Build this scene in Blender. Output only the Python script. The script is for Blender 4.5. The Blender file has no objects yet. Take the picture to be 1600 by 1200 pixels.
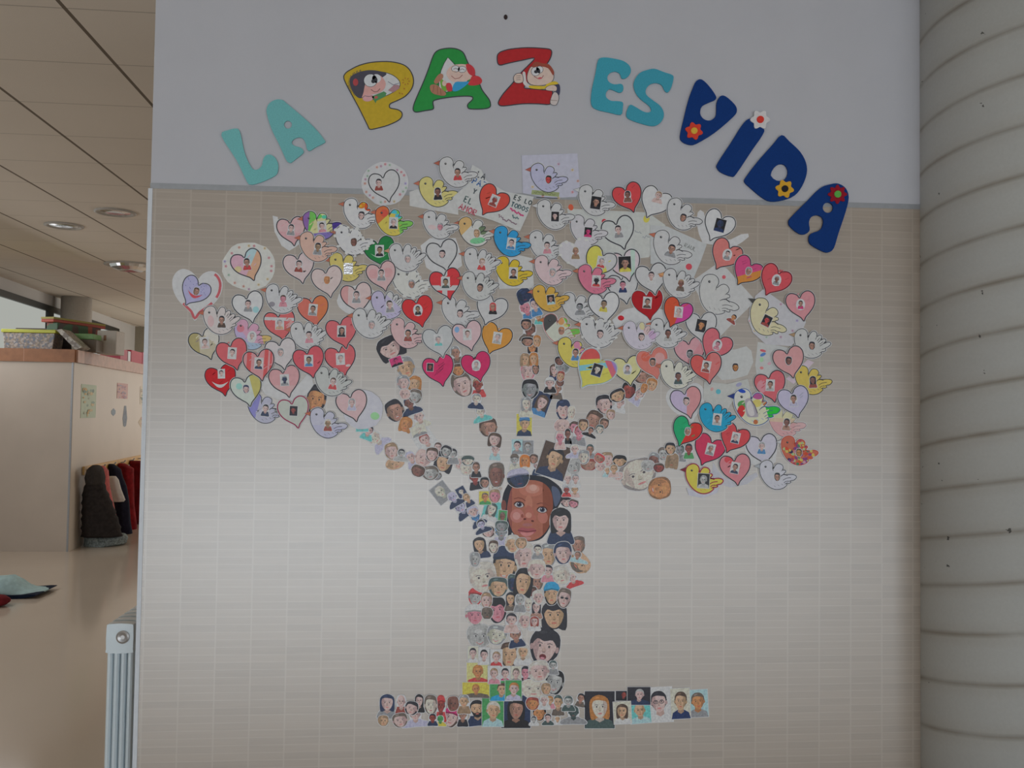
SKYV = .42
import bpy, bmesh, math, random
from mathutils import Vector, geometry
C = bpy.context.scene.collection
PI = math.pi
# ------------------------------------------------------------------ view
FPX, DIST, EYE = 1390.0, 2.62, 1.5
yw, pt, rl = (math.radians(a) for a in (5.3, 1.9, 0.8))
FW = Vector((math.sin(yw)*math.cos(pt), math.cos(yw)*math.cos(pt), math.sin(pt)))
R0 = Vector((math.cos(yw), -math.sin(yw), 0)); U0 = R0.cross(FW)
RT = math.cos(rl)*R0 + math.sin(rl)*U0; UP = RT.cross(FW)
CAM = Vector((0, -DIST, EYE))
cd = bpy.data.cameras.new('camera'); cam = bpy.data.objects.new('camera', cd); C.objects.link(cam)
cd.sensor_width = 36; cd.lens = 36*FPX/1600; cd.clip_start = .05
from mathutils import Matrix
cam.matrix_world = Matrix.Translation(CAM) @ Matrix((RT, UP, -FW)).transposed().to_4x4()
bpy.context.scene.camera = cam
def ray(x, y): return FW + RT*((x-800)/FPX) - UP*((y-600)/FPX)
def aty(x, y, Y=0.0):
    d = ray(x, y); return CAM + d*((Y-CAM.y)/d.y)
def atz(x, y, Z):
    d = ray(x, y); return CAM + d*((Z-CAM.z)/d.z)
def W(x, y):                       # point of the wall seen at a place of the photograph (u, v metres)
    p = aty(x, y, 0); return (p.x, p.z)

# ------------------------------------------------------------------ materials
def lin(c): return c/12.92 if c <= .04045 else ((c+.055)/1.055)**2.4
def rgb(h, k=1.0, top=.88):
    c = [lin(int(h[i:i+2], 16)/255)*k for i in (0, 2, 4)]; m = max(1, max(c)/top)
    return tuple(x/m for x in c)
MATS = {}
def node_mat(name, col, rough=.6, var=.06, scale=40, spec=.5, metal=0, bump=0, bscale=200):
    m = bpy.data.materials.new(name); m.use_nodes = True
    nt = m.node_tree; b = nt.nodes['Principled BSDF']
    b.inputs['Roughness'].default_value = rough
    b.inputs['Metallic'].default_value = metal
    b.inputs['Specular IOR Level'].default_value = spec
    tc = nt.nodes.new('ShaderNodeTexCoord'); n = nt.nodes.new('ShaderNodeTexNoise')
    n.inputs['Scale'].default_value = scale; n.inputs['Detail'].default_value = 3
    nt.links.new(tc.outputs['Object'], n.inputs['Vector'])
    r = nt.nodes.new('ShaderNodeValToRGB')
    r.color_ramp.elements[0].position = .3; r.color_ramp.elements[1].position = .7
    r.color_ramp.elements[0].color = tuple(c*(1-var) for c in col)+(1,)
    r.color_ramp.elements[1].color = tuple(min(.9, c*(1+var)) for c in col)+(1,)
    nt.links.new(n.outputs['Fac'], r.inputs['Fac']); nt.links.new(r.outputs['Color'], b.inputs['Base Color'])
    if bump:
        n2 = nt.nodes.new('ShaderNodeTexNoise'); n2.inputs['Scale'].default_value = bscale
        nt.links.new(tc.outputs['Object'], n2.inputs['Vector'])
        bp = nt.nodes.new('ShaderNodeBump'); bp.inputs['Strength'].default_value = bump; bp.inputs['Distance'].default_value = .01
        nt.links.new(n2.outputs['Fac'], bp.inputs['Height']); nt.links.new(bp.outputs['Normal'], b.inputs['Normal'])
    return m
PAL = dict(W='a8a8ab', K='1c1b1f', k='24232a', n='263049', b='463832', t='7d6854', g='75767a', w='a09c96', o='94643a',
           r='7b3c37', p='ae928f', l='b0a49b', s='a5866e', c='a2714d', d='6b4b43', v='46342f', G='8d8d8d', m='8b6a5e',
           R='a03a3c', u='3f6c96', a='579a99', L='9492ac', y='b7a547', e='3f7d4c', P='b0737f', M='a52f60', N='1f2d52',
           O='b5682f', Y='b3aa72', B='2f86b8', T='a5a196', C='c3b79a', S='8aa5b0', x='59504a', z='3c4a4a')
KA = 2.1
def pmat(c):
    """ printed or coloured paper """
    h = PAL.get(c, c)
    if h not in MATS:
        MATS[h] = node_mat('paper_'+h, rgb(h, KA), rough=.55, var=.05, scale=90, spec=.3)
    return MATS[h]
def phmat(c):
    """ photographic print: the same colour with blotchy tone """
    h = PAL.get(c, c); k = 'ph'+h
    if k not in MATS: MATS[k] = node_mat('print_'+h, rgb(h, KA), rough=.4, var=.2, scale=170, spec=.4)
    return MATS[k]
def mulh(c, k):
    h = PAL.get(c, c)
    return ''.join('%02x' % max(0, min(255, int(round(int(h[i:i+2], 16)*k/6)*6))) for i in (0, 2, 4))
def mixh(a, b, k):
    a = PAL.get(a, a); b = PAL.get(b, b)
    return ''.join('%02x' % (int(round((int(a[i:i+2], 16)*(1-k)+int(b[i:i+2], 16)*k)/6)*6) & 255) for i in (0, 2, 4))

# ------------------------------------------------------------------ tagging
def tag(o, label=None, cat=None, group=None, kind=None):
    if label: o['label'] = label
    if cat: o['category'] = cat
    if group: o['group'] = group
    if kind: o['kind'] = kind
    return o
def empty(name, loc):
    o = bpy.data.objects.new(name, None); o.location = loc; o.empty_display_size = .05; C.objects.link(o); return o
def link_mesh(name, me, parent=None, loc=None):
    o = bpy.data.objects.new(name, me); C.objects.link(o)
    if loc is not None: o.location = loc
    if parent is not None: o.parent = parent
    return o

# ------------------------------------------------------------------ flat work on the wall plane
def smooth(pts, n=4, closed=True):
    out = []; m = len(pts)
    rng = range(m) if closed else range(m-1)
    for i in rng:
        if closed: p0, p1, p2, p3 = pts[i-1], pts[i], pts[(i+1) % m], pts[(i+2) % m]
        else: p0, p1, p2, p3 = pts[max(i-1, 0)], pts[i], pts[i+1], pts[min(i+2, m-1)]
        for k in range(n):
            t = k/n; t2 = t*t; t3 = t2*t
            out.append(tuple(.5*((2*p1[j])+(-p0[j]+p2[j])*t+(2*p0[j]-5*p1[j]+4*p2[j]-p3[j])*t2+(-p0[j]+3*p1[j]-3*p2[j]+p3[j])*t3) for j in (0, 1)))
    if not closed: out.append(pts[-1])
    return out
def rot(pts, a, cx=0, cy=0, sx=1, sy=1, ox=0, oy=0):
    a = math.radians(a); ca, sa = math.cos(a), math.sin(a)
    return [(cx+(x*sx)*ca-(y*sy)*sa, cy+(x*sx)*sa+(y*sy)*ca) for x, y in ((p[0]+ox, p[1]+oy) for p in pts)]
def ell(cx, cy, rx, ry, n=14, a=0):
    return rot([(rx*math.cos(2*PI*i/n), ry*math.sin(2*PI*i/n)) for i in range(n)], a, cx, cy)
def offset(pts, d):
    """ push a closed outline outwards """
    area = sum(pts[i-1][0]*pts[i][1]-pts[i][0]*pts[i-1][1] for i in range(len(pts)))
    s = 1 if area > 0 else -1
    out = []; m = len(pts)
    for i in range(m):
        ax, ay = pts[i-1]; bx, by = pts[(i+1) % m]
        dx, dy = bx-ax, by-ay; L = math.hypot(dx, dy) or 1
        out.append((pts[i][0]+s*dy/L*d, pts[i][1]-s*dx/L*d))
    return out
def hull(pts):
    pts = sorted(set(pts)); 
    def half(ps):
        h = []
        for p in ps:
            while len(h) > 1 and (h[-1][0]-h[-2][0])*(p[1]-h[-2][1])-(h[-1][1]-h[-2][1])*(p[0]-h[-2][0]) <= 0: h.pop()
            h.append(p)
        return h[:-1]
    return half(pts)+half(pts[::-1])
def clip(poly, nx, ny, c):
    """ keep the part with nx*x+ny*y > c """
    out = []
    for i in range(len(poly)):
        a, b = poly[i-1], poly[i]
        da, db = nx*a[0]+ny*a[1]-c, nx*b[0]+ny*b[1]-c
        if (da > 0) != (db > 0):
            t = da/(da-db); out.append((a[0]+(b[0]-a[0])*t, a[1]+(b[1]-a[1])*t))
        if db > 0: out.append(b)
    return out
DSC = 1.0      # paper is thin: sheets and prints are laid at this share of the nominal steps
class Flat:
    """ collects outlines given in the photograph's frame, lays them on the wall and builds them as one mesh """
    def __init__(s): s.v = []; s.f = []; s.mi = []; s.mats = []; s.ph = False
    def m(s, mat):
        if isinstance(mat, str): mat = (phmat if s.ph else pmat)(mat)
        if mat not in s.mats: s.mats.append(mat)
        return s.mats.index(mat)
    def put(s, pts, d):
        i0 = len(s.v)
        for p in pts:
            u, v = W(*p); s.v.append((u, -d*DSC, v))
        return i0
    def face(s, pts, d, mat, holes=()):
        if len(pts) < 3: return
        k = s.m(mat)
        loops = [list(pts)]+[list(h) for h in holes]
        i0 = s.put([p for l in loops for p in l], d)
        tr = geometry.tessellate_polygon([[Vector((p[0], -p[1], 0)) for p in l] for l in loops])
        for t in tr:
            a, b, c = (s.v[i0+j] for j in t)
            # face the room (-Y)
            cr = (b[0]-a[0])*(c[2]-a[2])-(b[2]-a[2])*(c[0]-a[0])
            s.f.append(tuple(i0+j for j in (t if cr > 0 else t[::-1]))); s.mi.append(k)
    def prism(s, pts, d0, d1, mat, holes=(), side=None):
        s.face(pts, d1, mat, holes)
        k = s.m(side or mat)
        for l in [list(pts)]+[list(h) for h in holes]:
            a = s.put(l, d0); b = s.put(l, d1); n = len(l)
            for i in range(n):
                j = (i+1) % n; s.f.append((a+i, a+j, b+j, b+i)); s.mi.append(k)
    def stroke(s, pts, w, d, mat, closed=True):
        n = len(pts); k = s.m(mat); Lp = []; Rp = []
        for i in range(n):
            a = pts[i-1] if (closed or i > 0) else pts[i]
            b = pts[(i+1) % n] if (closed or i < n-1) else pts[i]
            dx, dy = b[0]-a[0], b[1]-a[1]; L = math.hypot(dx, dy) or 1
            nx, ny = -dy/L*w/2, dx/L*w/2
            Lp.append((pts[i][0]+nx, pts[i][1]+ny)); Rp.append((pts[i][0]-nx, pts[i][1]-ny))
        a = s.put(Lp, d); b = s.put(Rp, d)
        for i in range(n if closed else n-1):
            j = (i+1) % n; s.f.append((a+i, a+j, b+j, b+i)); s.mi.append(k)
    def build(s, name, parent=None, origin=None):
        if origin is None:
            origin = Vector((0, 0, 0))
        ox = Vector(origin)
        me = bpy.data.meshes.new(name)
        me.from_pydata([(a-ox.x, b-ox.y, c-ox.z) for a, b, c in s.v], [], s.f)
        for m in s.mats: me.materials.append(m)
        me.polygons.foreach_set('material_index', s.mi); me.update()
        return link_mesh(name, me, parent, None if parent is not None else ox)
# ------------------------------------------------------------------ faces printed on photographs (outlines in the photograph's frame)
def head(F, cx, cy, hw, hh, a, d, hair, skin, st='', rnd=random):
    def T(pts): return rot(pts, a, cx, cy)
    z = .00012; hat = None
    if 'h' in st: i = st.index('h'); hat = st[i+1]; st = st[:i]+st[i+2:]
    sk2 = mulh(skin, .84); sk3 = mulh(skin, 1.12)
    jx = rnd.uniform(-.06, .06)*hw
    if hair != '-':
        if 'L' in st: F.face(T(smooth([(-.95*hw, 1.15*hh), (-1.12*hw, .1*hh), (-.95*hw, -.72*hh), (0, -1.08*hh), (.95*hw, -.72*hh), (1.12*hw, .1*hh), (.98*hw, 1.15*hh), (0, .9*hh)], 3)), d, hair)
        else: F.face(T(ell(0, -.14*hh, 1.02*hw, .9*hh)), d, hair)
    else: F.face(T(ell(0, -.08*hh, .94*hw, .92*hh)), d, skin)
    # ears, then the face with a darker side as printed
    if 'L' not in st:
        for sx in (-1, 1): F.face(T(ell(sx*.93*hw, .1*hh, .14*hw, .2*hh, 8)), d+z, sk2)
    fo = smooth([(-.82*hw+jx, -.3*hh), (-.8*hw+jx, .2*hh), (-.5*hw+jx, .75*hh), (jx, 1.0*hh), (.5*hw+jx, .75*hh), (.8*hw+jx, .2*hh), (.82*hw+jx, -.3*hh), (.5*hw+jx, -.72*hh), (jx, -.8*hh), (-.5*hw+jx, -.72*hh)], 3)
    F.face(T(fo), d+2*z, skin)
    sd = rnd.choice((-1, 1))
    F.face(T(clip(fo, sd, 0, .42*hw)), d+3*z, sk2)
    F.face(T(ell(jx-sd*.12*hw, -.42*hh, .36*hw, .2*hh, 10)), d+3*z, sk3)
    if hair != '-':
        if 'f' in st:      # fringe to the brows
            F.face(T(smooth([(-.95*hw, -.05*hh), (-.6*hw, -.42*hh), (-.1*hw, -.3*hh), (.5*hw, -.42*hh), (.92*hw, -.05*hh), (.95*hw, -.55*hh), (.45*hw, -1.0*hh), (-.45*hw, -1.0*hh), (-.95*hw, -.55*hh)], 3)), d+4*z, hair)
        else:
            F.face(T(smooth([(-.93*hw, -.2*hh), (-.72*hw, -.5*hh), (-.25*hw, -.62*hh), (.3*hw, -.56*hh), (.74*hw, -.46*hh), (.93*hw, -.15*hh), (.95*hw, -.55*hh), (.45*hw, -1.0*hh), (-.45*hw, -1.0*hh), (-.95*hw, -.55*hh)], 3)), d+4*z, hair)
        F.face(T(ell(-.25*hw, -.82*hh, .3*hw, .09*hh, 8, -12)), d+5*z, mulh(hair, 1.35))
    if hat:                # hat with a band
        hc = hat
        F.face(T(smooth([(-1.05*hw, -.3*hh), (-1.0*hw, -.75*hh), (-.5*hw, -1.15*hh), (.5*hw, -1.15*hh), (1.0*hw, -.75*hh), (1.05*hw, -.3*hh), (0, -.42*hh)], 3)), d+7*z, hc)
        F.face(T([(-1.02*hw, -.3*hh), (-1.02*hw, -.45*hh), (0, -.58*hh), (1.02*hw, -.45*hh), (1.02*hw, -.3*hh), (0, -.42*hh)]), d+8*z, mulh(hc, .7))
    ey = mixh(skin, 'k', .8)
    for sx in (-1, 1):
        F.face(T(ell(jx+sx*.34*hw, -.02*hh, .16*hw, .085*hh, 8)), d+5*z, mulh(skin, 1.2) if hw > 9 else ey)
        if hw > 9: F.face(T(ell(jx+sx*.34*hw, -.02*hh, .085*hw, .085*hh, 8)), d+6*z, ey)
        if hw > 5: F.face(T(rot([(-.2*hw, .03*hh), (0, -.04*hh), (.2*hw, .0*hh), (.18*hw, .05*hh), (0, .01*hh), (-.18*hw, .07*hh)], 0, jx+sx*.36*hw, -.2*hh, sx, 1)), d+5*z, mixh(skin, 'k', .6))
    F.face(T([(jx-.05*hw, 0), (jx+.05*hw, 0), (jx+.16*hw, .3*hh), (jx, .36*hh), (jx-.16*hw, .3*hh)]), d+4*z, mulh(skin, .9))
    if hw > 5: F.face(T(ell(jx, .34*hh, .13*hw, .03*hh, 8)), d+5*z, mulh(skin, .62))
    mc = mixh(skin, 'R', .5)
    if 'o' in st:
        F.face(T(ell(jx, .62*hh, .26*hw, .17*hh, 10)), d+5*z, '5a2429'); F.face(T(ell(jx, .7*hh, .17*hw, .07*hh, 8)), d+6*z, 'P')
    elif 's' in st:
        F.face(T(smooth([(jx-.36*hw, .5*hh), (jx, .6*hh), (jx+.36*hw, .5*hh), (jx, .76*hh)], 3)), d+5*z, mc); F.face(T(ell(jx, .6*hh, .2*hw, .045*hh, 8)), d+6*z, 'W')
    else: F.face(T(ell(jx, .6*hh, .26*hw, .07*hh, 8)), d+5*z, mc)
    if 'g' in st:
        for sx in (-1, 1): F.face(T(ell(jx+sx*.36*hw, 0, .27*hw, .13*hh, 8)), d+7*z, 'k')
        F.face(T([(jx-.2*hw, -.04*hh), (jx+.2*hw, -.04*hh), (jx+.2*hw, .0*hh), (jx-.2*hw, .0*hh)]), d+7*z, 'k')
    if 'q' in st:          # spectacles
        for sx in (-1, 1): F.stroke(T(ell(jx+sx*.36*hw, 0, .26*hw, .15*hh, 10)), .07*hw, d+7*z, 'k')
    if 'B' in st:
        F.face(T(smooth([(-.78*hw, .25*hh), (-.55*hw, .82*hh), (0, 1.06*hh), (.55*hw, .82*hh), (.78*hw, .25*hh), (.42*hw, .5*hh), (0, .42*hh), (-.42*hw, .5*hh)], 3)), d+4*z, hair if hair != '-' else 'x')
        F.face(T(ell(jx, .62*hh, .2*hw, .05*hh, 8)), d+6*z, mc)

def photo_print(F, x, y, w, h, a, d, shape, hair, skin, cloth, bg, st, rnd):
    """ a cut photograph: r rectangle, o head cut round, b bust cut round, c little bust with no border """
    T = lambda pts: rot(pts, a, x, y)
    t = .00045; z0 = d+t; mg = .7 if min(w, h) < 13.2 and shape != 'r' and not F.v else .85; F.ph = True
    if shape == 'r':
        F.prism(T([(-w/2-.7, -h/2-.7), (w/2+.7, -h/2-.7), (w/2+.7, h/2+.7), (-w/2-.7, h/2+.7)]), d, z0, pmat('W'))
        F.face(T([(-w/2, -h/2), (w/2, -h/2), (w/2, h/2), (-w/2, h/2)]), z0+.0001, bg)
        hh = h*.30; hw = min(w*.32, hh*.8); cy = -h*.08
        F.face(T(clip(clip([(-w/2, h/2), (-w*.42, h*.3), (-w*.16, h*.2), (w*.16, h*.2), (w*.42, h*.3), (w/2, h/2)], 1, 0, -w/2), 0, -1, -h/2)), z0+.0002, cloth)
        F.face(T([(-hw*.4, hh*.6+cy), (hw*.4, hh*.6+cy), (hw*.5, h*.27), (0, h*.34), (-hw*.5, h*.27)]), z0+.0003, mulh(skin, .85))
        p = T([(rnd.uniform(-.04, .04)*w, cy)])[0]
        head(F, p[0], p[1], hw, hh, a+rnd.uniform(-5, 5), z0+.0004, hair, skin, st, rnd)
    elif shape == 'o':
        k = [(-.5, -.1), (-.42, -.38), (-.2, -.5), (.2, -.5), (.42, -.38), (.5, -.1), (.45, .2), (.25, .45), (0, .5), (-.25, .45), (-.45, .2)]
        o = smooth([(px*w*rnd.uniform(.95, 1.06), py*h*rnd.uniform(.95, 1.06)) for px, py in k], 2)
        F.prism(T(offset(o, mg)), d, z0, pmat('W')); F.face(T(o), z0+.0001, mixh(bg, hair if hair != '-' else skin, .6) if bg else (hair if hair != '-' else skin))
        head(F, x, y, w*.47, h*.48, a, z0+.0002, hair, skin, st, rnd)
    else:
        hh = h*.33; hw = min(w*.36, hh*.85); cy = -h*.17
        o = smooth([(-w*.5, h*.5), (-w*.46, h*.28), (-hw*1.05, h*.12), (-hw*1.15, cy), (-hw*.8, cy-hh*.85), (0, -h*.5), (hw*.8, cy-hh*.85), (hw*1.15, cy), (hw*1.05, h*.12), (w*.46, h*.28), (w*.5, h*.5), (0, h*.5)], 3)
        F.prism(T(offset(o, mg)), d, z0, pmat('W'))
        F.face(T(clip(o, 0, 1, h*.1)), z0+.0001, cloth)
        F.face(T([(-hw*.4, cy+hh*.6), (hw*.4, cy+hh*.6), (hw*.5, h*.2), (0, h*.3), (-hw*.5, h*.2)]), z0+.0002, mulh(skin, .85))
        p = T([(0, cy)])[0]
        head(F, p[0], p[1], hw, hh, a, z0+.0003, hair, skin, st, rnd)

# ------------------------------------------------------------------ doves and hearts
DOVE = [(-25, -16.5), (-21, -21), (-14, -23.6), (-7.5, -21.5), (-4, -16), (-4.3, -9), (-1.5, -14.5), (2, -18), (7, -18.3), (11.5, -15.5), (12.6, -11), (11.2, -8.2), (15.2, -8.6), (17, -5.6), (14, -2.2),
        (18, -1.2), (26, -2.2), (32.5, -.5), (34, 3.2), (30, 7.6), (24.5, 8.8), (25.8, 11), (22.5, 13), (18.5, 12.8), (19.5, 15.4), (15.5, 19.6), (9.5, 22.6), (2, 23.6), (-6, 21.5), (-14, 16), (-20, 8.8), (-24.5, 0), (-26, -9)]
DOVEB = [(-25, -14.5), (-21.3, -19.5), (-14.6, -22.2), (-8.2, -20), (-5, -14), (-4.6, -8.6), (-2.6, -14.6), (1.2, -19.6), (6, -20), (9.2, -16.4), (9.2, -12.2), (12.6, -15), (16.4, -14.4), (17.4, -10.8), (15.8, -7.4), (20, -10), (23.6, -9.2), (24.2, -6), (21.4, -2.6),
         (26.6, -5.6), (31.4, -5), (32.2, -1.6), (28, 2.8), (24.6, 5), (26, 8), (22.6, 10.6), (19, 11.4), (19.6, 14.4), (15.4, 18.8), (9, 22), (1, 23.2), (-8, 20.8), (-16, 15), (-22, 7), (-25.4, -2), (-26.2, -9)]
HEART = [(-1.5, -11), (2, -18.5), (9, -23.4), (16.5, -22.6), (22.5, -16.5), (24.5, -7), (22.5, 3), (17, 12.5), (11.5, 20), (8.5, 27.5), (3, 22), (-5, 17.8), (-14, 12.5), (-21, 5), (-24.4, -4), (-23, -12), (-18, -16.8), (-11, -17.2), (-5, -14.8)]
WINGA = [[(-4.3, -9), (-3.6, -6.2)], [(14, -2.2), (9.5, .8), (7, 4)], [(11.2, -8.2), (9.6, -6.4)], [(18, 12.7), (15.5, 14.2)], [(24, 8.8), (20, 9.6)], [(8.5, 2.2), (13, -.8), (20, .4)], [(12.5, 8), (18, 4.6), (25, 3.6)], [(14, 12), (17, 9.8), (21, 9)]]
WINGB = [[(-4.6, -8.6), (-4, -4.5)], [(9.2, -12.2), (7.4, -7)], [(15.8, -7.4), (12, -2.6)], [(21.4, -2.6), (15.5, 2.4)], [(24.6, 5), (19, 7.4)], [(19, 11.4), (15.5, 13.2)], [(13.6, -10), (10.6, -5)], [(19.6, -5), (14.6, -.2)]]
BEAK = [(-25.2, -16.8), (-34.5, -12.6), (-25.6, -9.4)]
# ------------------------------------------------------------------ the crown's cut-outs: (kind, x, y, turn, size, colour, description, short name, options)
LV = []
def H(x, y, a, c, desc, short=None, **k): LV.append(dict(k, kind='H', x=x, y=y, a=a, c=c, desc=desc, short=short))
def Dv(x, y, a, c, desc, short=None, **k): LV.append(dict(k, kind='D', x=x, y=y, a=a, c=c, desc=desc, short=short))
Wh = 'aaaaad'; Wd = 'a2a2a4'
PK = 'c0959b'; SA = 'c77f78'; RD = 'bb5254'; LR = 'b96a6c'
# --- left of the trunk
H(454, 359, 4, PK, 'pink heart on a white scarf-shaped paper', 'pink heart with the white scarf', s=.92, por='ckpg', back=[(426, 337), (434, 339), (437, 358), (447, 374), (455, 379), (468, 367), (486, 348), (491, 351), (479, 372), (462, 386), (452, 392), (440, 384), (429, 362)], f=[('h', 0, -1, -4, 'c9a6aa')])
Dv(500, 352, -6, 'b8b488', 'green, purple and yellow crayoned dove', 'green and purple dove', por='rkpP', f=[('h', -1, -.6, 12, '5f9a4a'), ('h', -1, -.2, 18, '74558c'), ('h', 1, 0, 19, '3f2f78'), ('h', 0, 1, 12, '6b5f98'), ('b', -2, -14, 7, 4, '5aa54e'), ('b', 8, -12, 4, 3, '4aa08a')])
Dv(494, 386, 2, 'c4a296', 'salmon-coloured dove', 'salmon dove', por='cktg')
Dv(562, 334, 4, Wh, 'white dove with an orange and red patterned wing', 'dove with the orange patterned wing', por='fkpg', f=[('b', 8, -16, 9, 6, 'b8442a'), ('b', 2, -13, 6, 5, 'c2762a'), ('b', 14, -10, 7, 5, 'b54a2c'), ('b', 6, -17, 2, 1.6, 'd0b040'), ('b', 13, -12, 2, 1.6, 'd0b040'), ('b', 1, -12, 2, 1.4, 'd0b040')])
Dv(550, 376, 0, Wh, 'white dove with cotton-wool edges and brown beak', 'cotton-edged dove by the green heart', por='fvdk', cotton=1, beak='8a5a4e')
H(385, 413, -8, 'bb96a6', 'pink, blue and orange heart on a round pastel sheet', 'three-coloured heart on the round sheet', por='ckmR', f=[('h', 1, -.5, 3, 'a0b8c0'), ('q', 1, .6, 8, 'c29a80'), ('b', -14, 6, 6, 5, 'c0b088')], back=('e', 389, 416, 42, 38), bcol='a9a9a6', marks=16)
H(466, 416, 2, 'b8a6a8', 'pale pink-white heart with a thick outline', por='ckpr', ol=1.6)
Dv(541, 417, -4, 'c0b068', 'yellow dove with a crumpled foil square', 'yellow dove with foil square', por='foil')
H(510, 438, 3, 'b3a3a2', 'pale greyish-pink heart with a bare face', por='f-cc', ol=1.5)
H(306, 455, 18, '9a98b8', 'lavender speckled heart with a red smile on a larger white heart', 'lavender speckled heart', s=.95, por='fbmg', ol=1.4, bigback=1.75, specks=1, smile='a8444c', redrim=1, mir=1)
H(387, 478, 0, Wh, 'white heart with a light blue patch', 'white heart with the blue patch', por='ckpg', f=[('b', 13, 6, 5, 5, '8fb6bc')])
Dv(440, 467, 6, 'a3a3a6', 'white spread-winged dove with dark scribbles', por='cbPP', v='B', f=[('b', -14, 10, 5, 4, '77747c')])
H(488, 484, 5, 'c56c60', 'orange-red heart at the left of the crown', 'orange-red heart', por='rkmg', f=[('h', 1, -.3, 6, 'c8744e')])
H(556, 464, 2, 'b8a4a4', 'pinkish-white heart on a white blob', por='ckpg', back=('e', 560, 470, 33, 24), f=[('h', -1, 0, 12, 'bf8f90')])
Dv(344, 500, 0, 'a9a2a2', 'faint pink-white dove with open wing', 'faint pink-white dove by the lavender speckled heart', por='ckmb', v='B', f=[('b', -14, 2, 5, 9, 'b59a9c')])
Dv(391, 523, 6, 'b58ba0', 'pink and lavender dove with a yellowish tail', 'pink and lavender dove', por='wgpW', f=[('h', -1, 1, 10, '9b8fae'), ('h', 0, 1, 12, '8f9fb4'), ('h', 1, -.4, 18, 'b39a62'), ('b', -16, -8, 6, 6, 'b8707e')], ol=.8)
H(436, 506, 2, 'bb5e60', 'red heart with a white band across the top', 'red heart with the white band', por='Rgps', f=[('band', -10, -5, Wd), ('b', 16, 0, 5, 8, 'b98a8a')])
H(362, 552, -2, 'bd5c62', 'red-pink heart with a white square photo', por='rkpW', a2=1)
H(319, 536, -6, '9d9684', 'olive-grey and white heart at the left rim', 'olive-grey heart', por='rbpp', f=[('h', -1, 0, 8, '8f865f'), ('h', 1, -1, 14, 'a9a6a0')])
Dv(480, 524, -4, Wd, 'white hand-winged dove', por='ckpP', v='B')
H(533, 518, 0, 'bd6066', 'crayoned red heart with a long-haired child', 'crayoned red heart with the long-haired child', por='rkmkL')
H(438, 551, 2, 'a9a3a5', 'pinkish-white heart in the left cluster', por='fgpL')
H(404, 568, 4, 'b9858a', 'white heart with red crayon stripes', 'striped red and white heart', por='rkmn', f=[('st', -18, -11, RD), ('st', 9, 15, RD), ('st', 18, 21, RD)])
H(482, 564, 0, 'b5505a', 'deep pink-red heart with a bluish photo', por='rktu')
H(531, 561, 0, 'b85a60', 'red heart with a pale streak on its right edge', por='rgpW', f=[('b', 13, 10, 4, 2, 'b9a9a9')])
H(344, 592, 0, 'a11d24', 'glossy bright red heart with a white smile', 'bright red heart with a white smile', por='rkpW', pdx=2, pdy=-8, ps=.8, smile='a6a6a8', ol=1.5, sdy=4)
H(384, 608, 2, 'a3aaa4', 'white heart with teal and olive crayon marks', 'teal and olive marked heart', por='fnpp', f=[('h', 1, -.3, 11, '9f985c'), ('b', -10, -4, 5, 5, '7fa8a2')])
H(444, 594, 0, 'bc8e92', 'pink heart on white wing-shaped paper', 'pink heart with white paper wings', por='rgng', back=[(408, 588), (418, 590), (440, 612), (462, 606), (480, 585), (488, 590), (490, 602), (480, 616), (458, 626), (434, 624), (414, 616), (406, 602)], f=[('h', 0, 1, 8, 'bd9a9c')])
Dv(518, 596, 6, '9b9d9c', 'grey-white dove with a red-shirted child', 'grey-white dove with red-shirted child', por='cbpR', v='B')
Dv(412, 638, 4, '9898a8', 'lavender-blue headed dove', 'lavender-blue headed dove', por='ckpn', f=[('h', -1, -.2, 9, '7674a8'), ('b', 22, 2, 5, 5, '76787a')])
H(458, 642, 0, '9ca09a', 'grey-green heart with a crimson outline', 'crimson-outlined heart', por='dkrk', oc='7c2444', ol=1.8)
Dv(510, 661, 4, 'a2a2b2', 'white and lilac dove at the bottom left of the crown', 'lilac-white dove', por='cwtr', f=[('h', 0, 1, 4, 'a4a4bb')])
H(549, 632, 0, 'b5999c', 'pale pink heart on a white oval with a green patch', 'pale pink heart on the green-patched oval', por='cgpL', back=('e', 567, 640, 32, 31), bcol='a4a4ae', bf=[(586, 650, 7, 6, '86b386')])
H(600, 289, 0, Wd, 'white heart on a round sheet with painted spots', 'heart on the spotted round sheet', por='ckpr', ol=1.6, back=('e', 602, 287, 37, 34), bcol='a3a3a6', marks=22, pdx=-8)
Dv(681, 300, 0, 'c3b878', 'pale yellow dove on a white sheet', 'pale yellow dove near the top', s=1.02, por='ckdk', back=[(640, 300), (652, 296), (716, 310), (716, 336), (640, 322)], bcol='a3a3a3')
Dv(712, 270, 2, Wd, 'white dove, topmost on the left', 'topmost left white dove', por='ckmR', s=1.02, beak='8e5042')
Dv(612, 346, 2, 'c2b256', 'red, turquoise, yellow and green dove', 'rainbow-coloured dove', por='rgpk', f=[('q', -1, -1, 16, 'b5603a'), ('hh', 1, -.2, 10, '66a04a'), ('b', 2, -14, 6, 4.5, '3f9aac'), ('b', 10, -8, 5, 4, '3f9aac'), ('b', -12, -12, 6, 6, 'b54a3e')])
Dv(685, 352, 2, Wd, 'white dove with a faint pink breast', 'white dove with a pink breast', por='fgPP', s=.95, f=[('b', -10, 4, 7, 4, 'b09ea0')])
Dv(742, 362, 0, 'a8a8a6', 'orange-headed dove with green belly', 'orange-headed dove', por='ftsb', f=[('q', -1, -1, 15, 'b89868'), ('b', 4, 14, 12, 5, '67a27a'), ('b', 12, -2, 7, 7, '5a6a52')])
Dv(796, 378, 6, '2a7fb0', 'bright blue crayoned dove near the centre', 'bright blue dove', por='rkpu')
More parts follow.
